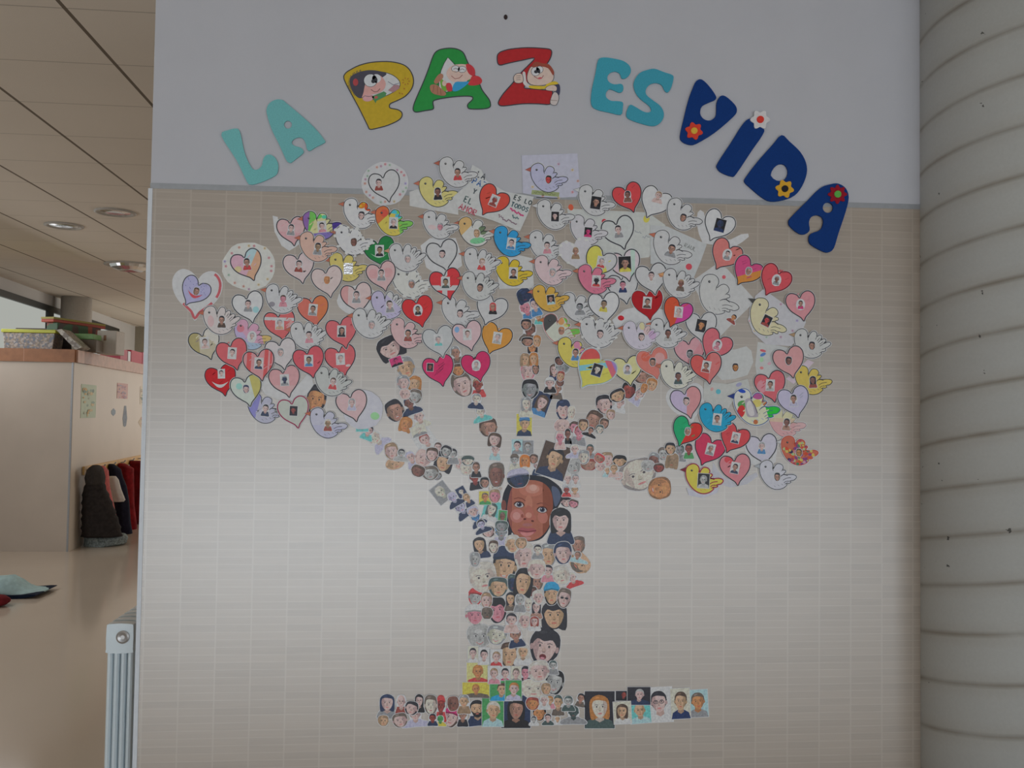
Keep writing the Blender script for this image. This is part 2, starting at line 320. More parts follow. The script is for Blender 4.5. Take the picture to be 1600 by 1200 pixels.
H(592, 392, 0, '1e6a38', 'dark green heart with a white smile line', 'dark green heart', por='rktk', ol=1.4, smile='8fa898', sdy=4, sth=.4)
Dv(634, 402, -2, Wd, 'white hand-winged dove with an orange beak', por='fgpG', v='B', beak='a07a62')
H(690, 397, 0, Wd, 'white heart with thick outline on cut white paper', 'thick-outlined white heart', por='fkpp', ol=1.7, back=[(657, 384), (672, 372), (712, 372), (720, 395), (722, 415), (704, 428), (684, 430), (666, 418)])
Dv(750, 410, 4, Wd, 'white dove with a child in orange-red', por='ctpR', v='B')
Dv(799, 424, 2, 'c9ae38', 'strong yellow dove on a white sheet', 'strong yellow dove', por='rkmk', back=[(774, 402), (800, 396), (832, 404), (834, 450), (780, 452)], bcol='a3a3a3')
H(595, 430, 0, 'b99a9c', 'pale pink heart with a cluster of pink shading', por='ckpg', s=.95, f=[('b', -12, -2, 8, 8, 'bb8f92'), ('b', 12, -4, 8, 8, 'bb8f92')])
Dv(640, 441, -2, 'a9a9a6', 'white dove covered with cotton wool', 'cotton-wool dove', por='fgmg', cotton=1, s=1.05)
H(695, 442, 0, 'ac3238', 'red heart with white stripe and white band', 'red heart with the white band below', por='rktz', f=[('band', 4, 12, Wd), ('st', -4, 4, Wd)])
Dv(747, 447, 2, '9fa0a0', 'grey-white dove with a dark-haired child', por='fkmw', v='B')
Dv(606, 476, -2, 'a09ab4', 'lilac dove with white wing', 'lilac dove', por='ckpg', v='B', f=[('hh', 1, -1, 14, Wd)])
H(652, 485, 0, 'ae2c30', 'bright red heart with a round white photo', 'bright red heart with the round photo', por='wktk', ol=1.4)
Dv(716, 487, 2, Wd, 'white dove with a curly-winged outline', por='fkpp', s=1.02)
H(769, 482, 6, Wd, 'white heart with a child with long red hair', 'white heart with the red-haired child', por='cRmKL', mir=1, ol=1.5)
Dv(578, 505, 0, Wd, 'white dove with a shiny photo', por='fgpG', v='B', s=1.05)
Dv(635, 521, 6, 'b8999c', 'pale pink dove with a red-brown shirt photo', 'pale pink dove beside the branch', por='ckmr')
H(684, 532, 0, '9c9ea0', 'grey-white heart with a pale green photo', 'grey-white heart with green photo', por='rgpa', ol=1.2)
H(729, 523, 0, 'b59ba0', 'pale pink heart with a blue patch at its side', 'pale pink heart with a blue patch', por='rbpW', f=[('b', -16, -8, 4, 5, '6f92b8')], s=.95)
H(776, 528, 8, 'c0873e', 'orange heart with a black outline', 'orange heart', por='rgpG', mir=1, ol=1.5)
H(684, 577, 0, 'b8305f', 'magenta-pink heart with black handwriting', 'magenta heart with handwriting', por='dkrk', pdx=-12, pdy=-3, ps=.8, ol=1.5, scrib=1)
H(743, 571, 0, 'a82a56', 'crimson-pink heart beside the handwritten one', 'crimson-pink heart', s=.95, por='wgpG', ol=1.3)
# --- right of the trunk
Dv(854, 278, 0, '9a9ab2', 'lavender dove drawn on a square lavender sheet', 'lavender dove on the square sheet', s=.98, por='fkRr', back=[(815, 243), (902, 240), (906, 296), (900, 308), (858, 310), (817, 302)], bcol='9a9aa8', marks=9, strip='7e8662', beak='905048')
Dv(864, 336, 2, Wd, 'white dove with a small dark rectangular photo', por='dkpk', s=1.0, beak=Wd)
Dv(928, 314, 8, Wd, 'white dove with a large dark rectangular photo', 'white dove with the large dark photo', s=1.0, por='dkmk', ps=1.3, beak=Wd)
H(979, 308, -6, 'b03c40', 'bright red heart at the upper right edge', 'bright red heart on the upper edge', por='ckdd', s=.95)
H(1025, 316, 14, Wh, 'white heart with a large child face at its notch', 'white heart with the large face', por='Ftpp', mir=1, ol=1.5, pdy=-8, star=(1010, 342))
Dv(1065, 336, 16, Wd, 'tilted white dove, rightmost on the upper edge', 'tilted white dove on the upper edge', por='fkmw', pdy=4, nobeak=1)
Dv(916, 360, 4, 'a3a1a6', 'white dove with a purple and black photo', 'white dove with the purple photo', por='dkMM')
H(965, 362, -4, 'a0a3a3', 'thick-outlined heart on a large decorated white sheet', 'heart on the decorated sheet', por='ckpg', ol=1.9, s=1.05, back=[(886, 326), (1012, 332), (1040, 352), (1014, 402), (955, 408), (925, 392), (890, 352)], bcol='a0a2a0', bf=[(892, 324, 4, 5, 'b5523a'), (944, 346, 4, 4, 'a02c38'), (1010, 342, 5, 6, 'b0a64a')], scr=[(992, 360), (1004, 372), (985, 392)])
Dv(852, 384, 2, Wd, 'white dove with a child in light pink', por='ckpP')
H(898, 396, 0, 'a3a1a6', 'pale cloud-like heart without an outline', 'cloud-like pale heart', por='ctmt', ol=0, cotton=1)
H(938, 410, 14, 'b5ae50', 'yellow and white heart', 'yellow and white heart', por='rgpR', mir=1, f=[('h', 1, -.6, 6, Wd)], ol=1.5)
H(975, 413, 0, 'a9a0a6', 'pinkish-white heart with a large black square photo', 'heart with the black square photo', por='dkmy', ps=1.6, ol=1.7, f=[('st', -14, -8, 'b09aa0'), ('st', 10, 17, '98aaa2')])
Dv(860, 423, 2, 'b5a0a4', 'pale pink dove with a grey-shirted child', 'pale pink dove by the strong yellow dove', por='fgpg')
Dv(928, 437, 0, 'bb6a80', 'strong pink dove with a red-shirted child', 'strong pink dove', por='rgkR')
H(1016, 434, 2, Wd, 'white heart with an orange smudge', por='ckpW', f=[('b', 17, -4, 4, 3, 'b5785a')])
H(972, 448, 2, 'a2a2a4', 'white heart with a blue-shirted child', 'white heart with the blue-shirted child', por='ckPN', back=('e', 962, 444, 30, 24))
Dv(1060, 443, 6, Wd, 'white dove with orange beak and dark-skinned child', 'orange-beaked white dove', por='ctdx', beak='b08058', v='B')
Dv(1046, 388, 14, Wd, 'white dove on a tilted sheet with a name', 'white dove on the name sheet', s=1.08, por='Fkmg', back=[(1016, 352), (1042, 354), (1104, 382), (1094, 410), (1082, 438), (1052, 424), (1016, 412)], bcol='9c9ea0', bf=[(1076, 417, 5, 5, 'a8404c')], name=(1082, 386, 24), scr=[(1026, 412), (1030, 372)])
Dv(857, 466, -6, 'c29a48', 'orange-yellow dove beside the upright branch', 'orange-yellow dove', por='dkmS', s=.95)
Dv(903, 480, 0, Wd, 'white dove with a curly-haired child', 'white dove with the curly-haired child', por='Fkgg', nobeak=1)
H(942, 478, 8, Wh, 'plain white heart with a yellow-shirted child', 'white heart with the yellow-shirted child', por='ckty', ol=1.6)
H(1010, 473, 6, '8f141c', 'deep red heart on white paper', 'deep red heart', por='rkmb', back=[(956, 500), (975, 484), (1000, 478), (1036, 484), (1048, 500), (1030, 512), (1004, 518), (980, 512), (962, 512)], bf=[(970, 497, 5, 4, '9e1c26')], ol=.8)
Dv(874, 514, 2, 'a3a69c', 'grey-headed dove with an orange wing and green tail', 'grey-headed dove', por='fomo', f=[('q', -1, -1, 17, '3f3f40'), ('b', 2, -12, 5, 6, 'bd8a5a'), ('b', 10, -6, 4, 3, 'b5a86a'), ('hh', 1, -.6, 16, '5f9a44')], oc='96605e', beak='96603a')
Dv(934, 519, 0, Wd, 'white dove with feathery pencil lines', 'feathery white dove', por='fkps', s=1.08, v='B', cotton=.5)
Dv(998, 524, 0, 'a5a0ac', 'lavender dove with a pink and yellow wing', 'lavender dove with pink wing', por='fkpg', v='B', f=[('b', 12, -8, 6, 8, 'b59ea0'), ('b', 4, -14, 4, 6, 'b5ad8a'), ('b', 20, 0, 6, 7, 'a58ca8')], ol=.6)
Dv(1040, 521, 6, Wd, 'white dove with a dark purple-grey portrait', por='ckdG', v='B')
H(1058, 488, 10, 'b5482e', 'orange and magenta half-and-half heart', 'orange and magenta half heart', por='rgpp', mir=1, f=[('h', 1, .2, 2, 'a83a7e')], s=.95)
H(1094, 509, 10, Wd, 'white heart with a tilted brown photo', 'white heart with the tilted brown photo', por='dkck', ps=1.3, ol=1.4)
Dv(896, 551, 4, 'c0b25a', 'yellow dove with a pink wing', 'yellow dove with pink wing', por='ckmu', f=[('b', 4, -12, 5, 6, 'bb7a94'), ('b', 12, -6, 5, 5, 'b56a94'), ('b', 14, 0, 4, 4, 'b583a0')])
H(931, 578, 22, 'b5ae52', 'large rainbow-striped heart', 'rainbow-striped heart', s=1.25, mir=1, minlv=5, por='dkln', ol=.9, oc='6f8f9a', f=[('hh', -.45, -1, 15, 'ab4a48'), ('d2', -.55, -1, 9, 15, 'b8b04a'), ('d2', -.55, -1, 1, 9, '6fa4b4'), ('q', 1, -1, 20, 'b05a68'), ('q', 1, -1, 30, '8a6aa4')])
H(979, 577, 4, 'c0bb8c', 'pale yellow heart next to the rainbow-striped one', 'pale yellow heart', por='wkpg', s=.95)
H(1018, 566, 0, 'bd7068', 'coral-pink heart beside the pale yellow one', 'coral-pink heart', por='fkmr', ol=.4, f=[('b', 12, -6, 8, 9, 'bd8f8f'), ('b', -10, -8, 7, 7, 'c05e4e')])
Dv(1056, 585, 4, 'aaa9a0', 'cream dove with blue-outlined feathers', 'cream dove with blue feathers', por='ckdz', v='B', pdy=6)
H(1071, 627, 0, 'a296b0', 'half lilac, half pink heart', 'half lilac, half pink heart', por='fkpp', f=[('h', 1, 0, 2, 'bd8488')], back=('h', 1.25), ol=1.4)
H(1077, 549, 2, 'b98a92', 'pink heart with a dark outline', por='fkgg', pdy=4, f=[('h', 1, .6, 8, 'b57c84')])
H(1101, 573, 4, 'b85250', 'orange-red crayoned heart with a tilted photo', 'orange-red crayoned heart', por='rkmr', a2=10, f=[('h', 1, 0, 6, 'bb6c6c')])
H(1119, 539, 20, 'b9606a', 'tilted salmon-red heart', 'tilted salmon-red heart', por='wkPP', mir=1)
H(1124, 352, 14, Wh, 'white heart on a long bent white paper', 'heart on the bent white paper', por='dnnN', ps=1.35, a2=18, ol=1.5, mir=1, back=[(1090, 332), (1094, 328), (1100, 332), (1103, 352), (1112, 368), (1124, 376), (1142, 374), (1158, 366), (1169, 365), (1170, 370), (1160, 378), (1146, 387), (1130, 384), (1110, 382), (1098, 380), (1092, 366), (1088, 348)])
H(1135, 398, 18, 'bd6f6c', 'salmon heart below the bent white paper', 'salmon heart', por='wkpg', mir=1)
H(1168, 424, 20, 'aa3f6a', 'magenta heart with an orange lower half', 'magenta and orange heart', por='fgmo', mir=1, f=[('h', .7, 1, 5, 'bb7a3a')], s=.95)
H(1211, 438, 16, 'ad444c', 'red heart with dark edges, last before the pink one', 'dark-edged red heart', por='wgdg', mir=1, ol=1.8, oc='5c2028')
H(1249, 476, 4, 'b97f86', 'pink heart at the far right of the crown', 'far right pink heart', por='wkmM', s=.95)
Dv(1119, 462, 26, 'a3a3a3', 'large outlined dove on a tilted white sheet', 'large outlined dove', s=1.2, por='x', back=[(1120, 412), (1136, 420), (1181, 470), (1150, 500), (1126, 525), (1100, 478), (1080, 440)], bcol='a1a1a2', bf=[(1131, 433, 3, 3, 'aa5058')], corner=(1145, 498), scr=[(1098, 436)], nobeak=1)
Dv(1196, 497, 28, 'b9b193', 'cream dove on a tilted sheet with lilac marks', 'cream dove on the lilac-marked sheet', s=1.12, por='dkRr', back=[(1180, 462), (1192, 452), (1218, 470), (1259, 503), (1250, 524), (1236, 541), (1196, 538), (1176, 520), (1168, 500)], bcol='9f9ea3', marks=10, beak='3c3c3c')
Dv(1265, 537, 6, '9f9f9f', 'white dove with fanned feathers, far right', 'fan-winged white dove', por='fkmx', v='B', beak='8a7258')
LV.append(dict(kind='S', x=1149, y=572, a=0, c='9fa0a0', desc='plain white leaf-shaped paper with a dark-haired child', short='plain white leaf-shaped paper', poly=[(1130, 548), (1148, 546), (1166, 541), (1174, 548), (1177, 566), (1168, 586), (1148, 592), (1128, 594), (1118, 584), (1122, 566)], por='fkox'))
LV.append(dict(kind='S', x=1193, y=572, a=0, c='9e9f9f', desc='white sheet with red, blue and green painted dashes', short=None, poly=[(1184, 534), (1206, 538), (1240, 545), (1226, 580), (1206, 600), (1184, 600), (1180, 570)], bf=[(1192, 548, 5, 2, 'a8505a'), (1192, 554, 5, 2.5, '4a6aa0'), (1190, 562, 3, 4, '8aa88a'), (1190, 575, 3, 2.4, 'aa6a6a'), (1202, 568, 3, 2.4, 'a88a94')]))
LV.append(dict(kind='S', x=1128, y=610, a=0, c='9c9d9b', desc='white sheet with a small turquoise triangle', short=None, poly=[(1100, 596), (1136, 600), (1168, 592), (1172, 608), (1150, 618), (1136, 640), (1112, 640), (1098, 622)], bf=[(1122, 612, 4, 4, '4f93a0'), (1112, 608, 2.4, 3, 'a5807e'), (1154, 601, 5, 3, '84849e')]))
LV.append(dict(kind='S', x=1152, y=742, a=0, c='9c9ca4', desc='curved white paper strip behind the red and pink hearts', short=None, poly=[(1114, 722), (1122, 736), (1134, 748), (1160, 748), (1182, 738), (1184, 744), (1168, 756), (1142, 762), (1124, 756), (1112, 742)]))
H(1230, 564, 0, 'b9888a', 'dull pink heart with a dark-haired child', 'dull pink heart by the yellow dove', por='fkdx')
H(1202, 602, 0, 'b25860', 'pink-red heart with a white-framed child', 'pink-red heart with the white-framed child', por='rkmG', f=[('b', -12, 2, 8, 10, 'b47a84')])
Dv(1267, 594, 0, 'c0aa58', 'yellow dove with a long-haired child', 'yellow dove on the right edge', por='ckdrL', s=.98, back=[(1228, 592), (1262, 562), (1272, 566), (1240, 600)], bcol='a89aa4')
H(1238, 626, 0, '9c98ae', 'lilac-white heart with a dark outline', 'lilac-white heart', por='ckmL', ol=1.4)
Dv(1177, 636, 2, 'aeae98', 'large multi-coloured dove with a blue cap', 'large multi-coloured dove', s=1.22, por='x', f=[('hh', 1, -.35, 15, '22a030'), ('q', -1, -1, 19, 'aaaaa6'), ('b', -14, -3, 7, 5, '4a8048'), ('b', -16, 6, 5, 8, 'a82c2e'), ('b', 4, -14, 7, 4, '944a78'), ('b', 14, -8, 4, 6, '9c5a30'), ('b', 4, -5, 6, 5, 'b5a860'), ('b', -16, -20, 5, 2.4, '22409a'), ('b', 3, 19, 3, 3, '9a5a38')], pen=1, oc='2f4a78', beak='22306a')
Dv(1117, 652, 4, '1e82a4', 'turquoise-blue dove with a white-framed photo', 'turquoise-blue dove', por='rkmG', v='B', nobeak=1)
H(1073, 674, 12, '1f8a5c', 'half green, half red heart', 'half green, half red heart', por='fgmP', mir=1, f=[('h', 1, .3, 1, 'ac2f2c')], s=.95)
H(1148, 684, 12, 'b24248', 'red heart with a tilted white-framed photo', 'red heart with the tilted photo', por='rgpn', mir=1, a2=10, s=.95)
H(1109, 702, 10, 'a8324e', 'crimson heart above the yellow and crimson dove', 'crimson heart', por='rgmg', mir=1, a2=16)
Dv(1226, 660, 4, 'b5a08c', 'pastel yellow and pink dove', 'pastel yellow and pink dove', por='ckdm', f=[('h', 0, 1, 0, 'b98f92'), ('h', 1, .3, 18, 'b9989a'), ('hh', 0, -1, 6, 'b3ae90')], ol=.5, nobeak=1)
H(1189, 700, 4, 'a5a2b0', 'lilac-tinted white heart with a blue-shirted child', 'lilac-tinted heart with blue shirt', por='cgpu', back=[(1162, 694), (1170, 704), (1190, 718), (1206, 716), (1214, 700), (1212, 722), (1190, 732), (1168, 722)])
Dv(1245, 704, 2, 'a05848', 'dove scribbled all over in red, green and purple', 'multi-scribbled dove', s=.98, por='fbou', mosaic=1, oc='9a3a2c', beak=Wd)
H(1147, 731, 6, 'b5727a', 'pink heart with a red upper lobe', 'pink heart with red upper lobe', por='rkmn', a2=8, f=[('b', -8, -12, 9, 6, 'b0424a')])
Dv(1096, 748, 2, 'b5a94a', 'yellow dove with a crimson outline', 'yellow dove with crimson outline', por='dgGG', ps=1.5, oc='7c2440', ol=1.8, back=[(1072, 762), (1090, 770), (1116, 764), (1126, 756), (1120, 770), (1098, 778), (1076, 774)], bcol='a2a2ae', beak='6a2434')
Dv(1211, 742, 2, 'a3a3ac', 'white dove at the bottom right of the crown', 'bottom right white dove', s=.98, por='fkmR', beak='8c9096')
H(771, 314, 20, 'b04238', 'orange-red heart on a tilted sheet of coloured words', 'heart on the sheet of words', por='rgrr', a2=25, mir=1, ol=1.5, back=[(738, 258), (752, 266), (760, 283), (790, 300), (834, 308), (824, 336), (812, 362), (770, 345), (716, 328), (708, 308), (728, 290)], bcol='a2a3a3', words=1)
PHOTOS = """
610 543 34 30 -28 o k p K - fL
619 565 16 12 -20 r k M K M -
634 574 24 28 -15 o g s t - -
630 598 16 20 -8 o g p W - -
648 600 17 22 5 o o s o - L
633 616 14 13 0 o - p p - -
649 619 17 18 10 o x G g - -
641 634 26 24 -20 b n d n - -
617 642 24 30 -24 o k m k - s
634 663 16 20 15 o o c o - L
656 655 24 24 -20 b w p T - -
654 673 20 14 -20 r w l g T -
665 689 25 28 -35 r r p W W -
713 556 16 26 -15 b g m x - -
716 578 18 16 -10 o b c x - -
722 601 26 34 -22 o x p p - -
747 606 18 26 -6 b t r R - -
744 627 20 20 5 b g l n - -
752 647 24 20 -15 b g l a - -
763 668 24 24 -10 o b m W - s
773 687 17 18 8 o b p K - L
774 706 14 22 5 b - p S - hn
575 676 16 20 20 b k p a - -
589 688 26 28 -48 b w l L - -
566 664 16 18 0 r k m a a -
494 624 26 38 10 o k c b - -
612 705 18 22 -10 o t p p - -
627 711 18 16 5 b k G G - -
618 724 26 16 -20 o - s p - -
643 718 16 22 -25 b L p L - -
661 716 22 22 20 o p p P - -
675 710 16 18 5 o b p p - -
684 702 13 18 5 b b p k - -
697 705 14 15 15 o k G x - -
653 736 18 15 20 o b d k - -
672 739 22 18 -5 o x G g - -
682 744 14 10 0 o x g g - -
693 723 23 24 15 o k s n - L
708 713 14 20 0 b k G g - -
718 723 14 18 10 o w p p - -
731 720 16 12 0 o z l e - hz
729 733 17 16 10 o w l T - -
744 734 13 20 0 b b m k - -
742 750 17 26 -10 b x r k - -
757 754 12 14 0 o K m K - -
776 742 21 33 0 o x d k - s
774 762 18 20 0 o w l W - -
758 778 16 18 0 r x c e y -
773 775 15 18 0 o t P p - -
690 770 22 26 -38 r w T g g -
709 780 20 20 -30 b L L n - -
721 769 12 14 -30 r n l N n -
731 781 12 18 -30 b t s n - -
722 796 22 24 -35 b n L n - -
739 799 14 14 -20 o L p L - -
745 811 20 20 -30 b n u n - -
753 822 20 17 -20 b K L n - -
768 798 22 27 15 r z l W a L
785 809 11 20 5 r x d e e -
763 831 16 14 0 o b p g - -
784 822 16 14 0 o z g g - -
828 608 22 26 0 o K g G - s
822 636 17 26 0 b g l T - L
845 631 22 32 20 r b p u n L
819 664 20 30 0 r g s n y hu
808 698 14 20 0 r k p g S -
825 700 14 20 0 r x G g g -
804 722 14 20 0 b x G T - hx
820 720 13 16 0 o O c r - L
834 717 11 13 10 o b m x - -
840 731 14 20 0 b k p n - -
866 720 38 46 18 r k s n b -
880 640 19 26 0 o n p p - f
893 645 10 18 5 o - l L - -
878 666 20 18 0 o - p p - s
898 668 14 16 10 o b P R - -
875 688 14 24 0 b p P p - -
887 682 10 20 0 b K d K - -
905 680 20 26 10 b r P g - s
898 705 22 18 0 b w p L - -
911 664 13 16 0 o b s x - -
928 657 22 26 22 o b m k - -
922 675 18 13 20 b k m K - -
944 662 12 14 10 o b m r - -
937 671 10 12 10 o z l z - -
944 632 21 26 -12 o k p p - -
954 648 12 14 0 o t p p - -
965 618 20 17 -25 o k s k - -
968 632 18 20 15 b w p W - -
982 610 18 22 10 o K r K - -
997 619 15 24 35 b g p L - -
1004 588 26 18 0 o b m x - -
1018 601 14 17 10 o o s x - -
1006 607 9 13 20 o o c o - -
922 706 13 20 0 b z m g - -
912 714 14 18 0 o g l g - -
896 728 20 23 -15 o G G g - f
920 726 22 16 0 o r m p - -
936 716 14 12 30 o R m r - -
948 718 18 20 -10 o t p P - -
938 729 13 13 0 o w p p - -
949 737 12 14 0 b w s S - -
968 720 18 15 0 o K s n - f
959 736 14 17 0 b t s p - -
966 744 12 11 0 o - p p - -
997 742 48 42 -22 o - l l K -
1012 728 16 14 0 o G G g - -
1030 763 29 31 78 o - c s k s
1021 720 15 22 10 o g d g - -
1029 731 14 12 0 o b r r - -
1037 709 15 17 0 o x G g - -
1047 701 14 16 0 o k s k - -
1050 720 16 20 8 o t t t - L
1062 708 16 23 0 b z g g - -
1076 705 13 20 0 b k r e - -
819 462 18 20 -20 o n n N - L
826 460 12 14 10 o b s o - -
823 486 18 24 -25 b P P u - -
836 480 14 24 -15 b N p u - -
841 498 10 15 0 b t s a - -
822 507 14 14 0 o k m k - -
827 520 23 26 10 b b d x - -
824 534 16 12 0 o K m K - -
839 533 10 16 0 o o s o - -
832 547 18 22 0 b k c g - L
820 562 12 17 0 o t s l - L
834 561 11 17 0 o o s t - L
825 580 19 26 0 o P p p - -
837 577 9 14 0 o K m K - -
874 564 12 12 0 o K d k - -
879 573 18 18 0 o G g g - -
866 582 15 22 0 b b p N - L
876 588 10 14 10 o r s o - -
875 598 10 10 0 o b d k - -
859 602 16 20 0 b b p K - hW
870 611 16 22 5 b x m x - -
810 748 28 24 -10 o K n g - hL
887 751 13 17 0 b w p W - -
899 751 12 17 0 b g p W - -
885 768 12 14 0 b g r R - -
898 768 13 16 0 b z s p - -
885 784 15 14 0 o K p k - f
896 787 13 11 15 o b P x - -
876 822 32 46 0 b K p n - fL
783 836 20 26 0 b u g L - hu
750 856 23 27 -8 b k s n - Ls
771 854 12 16 0 o b l T - -
801 850 18 22 0 o w s T - -
789 884 30 46 6 o K s n - shn
755 902 34 38 -12 o w l W - -
742 874 12 18 0 o g G T - -
778 917 24 25 0 o z s g - -
819 868 24 36 0 o w p p - -
814 849 14 14 0 o t s T - -
840 862 14 18 0 b k l g - -
857 867 21 30 0 o g s c - -
879 864 22 28 -5 o n p W - -
904 851 16 22 0 o x m g - -
902 870 26 14 10 b x m S - -
906 880 28 24 50 o - s K - B
838 889 22 24 0 o l p W - -
856 896 16 22 0 b k p P - -
877 899 21 23 -15 o w l G - -
895 906 22 19 -20 b l p R - -
818 909 22 36 8 o K s p - L
801 911 13 22 0 o z n z - -
840 909 14 22 0 o x m t - -
830 924 14 13 0 o b d k - -
841 933 13 18 -10 o w p P - -
862 928 19 28 0 o K s n - hB
881 934 17 25 10 o x p W - g
743 933 18 21 10 o R G G - hR
760 938 14 20 0 o t p P - -
776 953 24 33 -8 o K P p - f
798 940 15 24 0 b k s x - L
812 942 14 23 0 b g G g - -
825 948 14 24 0 b w l W - -
838 953 14 22 0 b k p m - L
866 961 30 36 0 o k s b - fL
742 961 24 25 0 o w P P - hW
761 958 14 15 0 o x x g - -
799 973 18 25 0 b k p p - -
820 969 15 22 0 o w p p - -
835 974 14 18 0 b r p W - L
749 994 30 30 0 o - G G - s
776 992 24 25 10 o g T g - s
806 996 20 25 -10 b r m n - -
851 1010 36 46 10 o k p P - of
739 1022 13 21 0 r k p W T -
756 1025 14 22 0 r K p W W -
775 1028 15 22 0 r t p R W -
796 1023 23 33 0 o b s x - -
817 1023 21 25 0 b w s W - L
747 1052 28 28 0 r o c R Y -
772 1054 15 23 0 r t p P W -
789 1054 14 22 0 r k p M W -
806 1054 13 22 0 r x p g T -
821 1056 15 25 0 b k P K - s
842 1048 26 26 -5 o w p p - -
864 1043 13 18 0 b z G g - -
867 1066 23 31 8 o K G G - s
744 1078 34 20 0 r o c x y -
783 1079 28 26 0 r b s B e -
802 1078 20 26 0 r o p L e -
835 1076 34 24 0 o - l p - -
853 1076 12 15 0 o t s x - -
605 1104 26 32 0 b n p g - L
599 1126 14 14 0 o t s o - -
627 1101 15 26 0 b - p r - s
625 1125 20 19 -10 o x p P - -
643 1106 17 18 15 o k p W - -
655 1099 14 24 0 b K p K - L
649 1121 36 25 -5 b b p L - -
673 1101 17 26 0 o x l T - -
689 1108 14 34 0 b k r R - hR
676 1124 13 16 0 b k r n - -
688 1126 15 14 0 b e e y - -
708 1099 15 20 0 o - d r - -
705 1121 20 26 15 o b p N - hM
725 1100 17 25 0 b g s t - -
723 1121 14 24 0 b x m k - -
746 1114 28 34 -4 b K s n - B
770 1113 28 38 0 r w s S e -
806 1112 38 44 0 r K m K n L
832 1099 17 17 0 o r c r - -
850 1097 15 18 0 b w p W - -
859 1097 13 17 0 b o s P - -
843 1114 17 20 0 o K c k - -
856 1124 15 15 0 b K p z - -
834 1126 12 12 0 b k G W - -
872 1102 16 27 0 b z s x - -
871 1125 13 12 0 b w s W - -
896 1117 33 24 0 b z z g - -
888 1099 17 20 0 b z G z - -
907 1094 12 18 10 b k m x - -
937 1109 39 50 0 r o l z k L
974 1087 20 13 0 r - r K k -
998 1087 30 24 0 r G p n k -
972 1113 23 30 -3 r b s W T L
1000 1112 27 31 -5 r - s S a -
1031 1101 33 47 -3 r k p W W q
1063 1099 25 41 -3 r b s N T -
1090 1099 27 37 -3 r x c g S -
"""
DSC = .5
# ------------------------------------------------------------------ stroke lettering for handwriting on the sheets
GL = dict(A=[[(0,1),(.5,0),(1,1)],[(.2,.62),(.8,.62)]], L=[[(0,0),(0,1),(.8,1)]], P=[[(0,1),(0,0),(.8,.1),(.8,.45),(0,.5)]], Z=[[(0,0),(1,0),(0,1),(1,1)]],
          Y=[[(0,0),(.5,.5),(.5,1)],[(1,0),(.5,.5)]], E=[[(.8,0),(0,0),(0,1),(.8,1)],[(0,.5),(.6,.5)]], M=[[(0,1),(.1,0),(.5,.6),(.9,0),(1,1)]], O=[[(.5,0),(0,.3),(0,.7),(.5,1),(1,.7),(1,.3),(.5,0)]],
          R=[[(0,1),(0,0),(.8,.1),(.8,.45),(0,.5),(.8,1)]], U=[[(0,0),(0,.8),(.5,1),(1,.8),(1,0)]], S=[[(.9,.1),(.4,0),(.05,.25),(.9,.7),(.5,1),(0,.9)]], T=[[(0,0),(1,0)],[(.5,0),(.5,1)]], D=[[(0,0),(0,1),(.7,.8),(.9,.5),(.7,.15),(0,0)]])
def write(F, txt, x, y, a, h, d, col, w=.9):
    cx = 0
    for ch in txt:
        for g in GL.get(ch, []):
            F.stroke(rot([(p[0]*h*.6+cx, p[1]*h) for p in g], a, x, y), w, d, col, closed=False)
        cx += h*.85
def scribble(F, x, y, a, L, d, col, rnd, w=.7, amp=1.4):
    n = int(L/1.6); F.stroke(rot([(i*1.6, rnd.uniform(-amp, amp)) for i in range(n)], a, x, y), w, d, col, closed=False)
def portrait(it, i, x, y, d, parent, rnd):
    p = it.get('por', 'x')
    if p == 'x': return
    s = it['s']*it.get('ps', 1.0); a = it.get('a2', it['a']*.8)+rnd.uniform(-4, 4)
    F = Flat()
    if p == 'foil':
        F.prism(rot([(-7, -9), (7.5, -8.4), (7, 9), (-7.4, 8.6)], a, x, y), d, d+.0015, FOIL)
        for k in range(5):
            q = rot([(rnd.uniform(-6, 2), rnd.uniform(-7, 3)), (rnd.uniform(0, 6), rnd.uniform(-6, 4)), (rnd.uniform(-3, 5), rnd.uniform(0, 8))], a, x, y)
            F.face(q, d+.0016+k*.0001, FOIL)
        F.build('foil_square', parent, W2(it)); return
    st, hr, sk, cl = p[0], p[1], p[2], p[3]; ex = p[4:]
    if st == 'c': photo_print(F, x, y, 12.5*s, 18*s, a, d, 'b', hr, sk, cl, 'W', ex, rnd)
    elif st == 'f': photo_print(F, x, y, 9.5*s, 12.5*s, a, d, 'o', hr, sk, cl, '', ex, rnd)
    elif st == 'F': photo_print(F, x, y, 16*s, 18*s, a, d, 'b', hr, sk, cl, 'W', ex, rnd)
    elif st in 'rR':
        photo_print(F, x, y, 12.5*s, 17*s, a, d, 'r', hr, sk, cl, 'W', ex, rnd)
    elif st == 'd': photo_print(F, x, y, 12*s, 15*s, a, d, 'r', hr, sk, cl, 'K', ex, rnd)
    elif st == 'w':
        F.prism(ell(x, y, 7.5*s, 9.5*s, 16, a), d, d+.0003, 'W'); photo_print(F, x, y+.5, 9.5*s, 13.5*s, a, d+.0003, 'b', hr, sk, cl, 'W', ex, rnd)
    o = F.build('portrait_photo', parent, W2(it))
def W2(it): u, v = W(it['x'], it['y']); return (u, 0, v)
def inside(poly, conv):
    """ the part of an outline that lies within a convex patch """
    for i in range(len(conv)):
        a, b = conv[i-1], conv[i]; nx, ny = -(b[1]-a[1]), b[0]-a[0]
        poly = clip(poly, nx, ny, nx*a[0]+ny*a[1])
        if len(poly) < 3: break
    return poly
FOIL = node_mat('foil', (.75, .75, .78), rough=.28, metal=.8, var=.1, bump=.3)
INK = '2f3036'
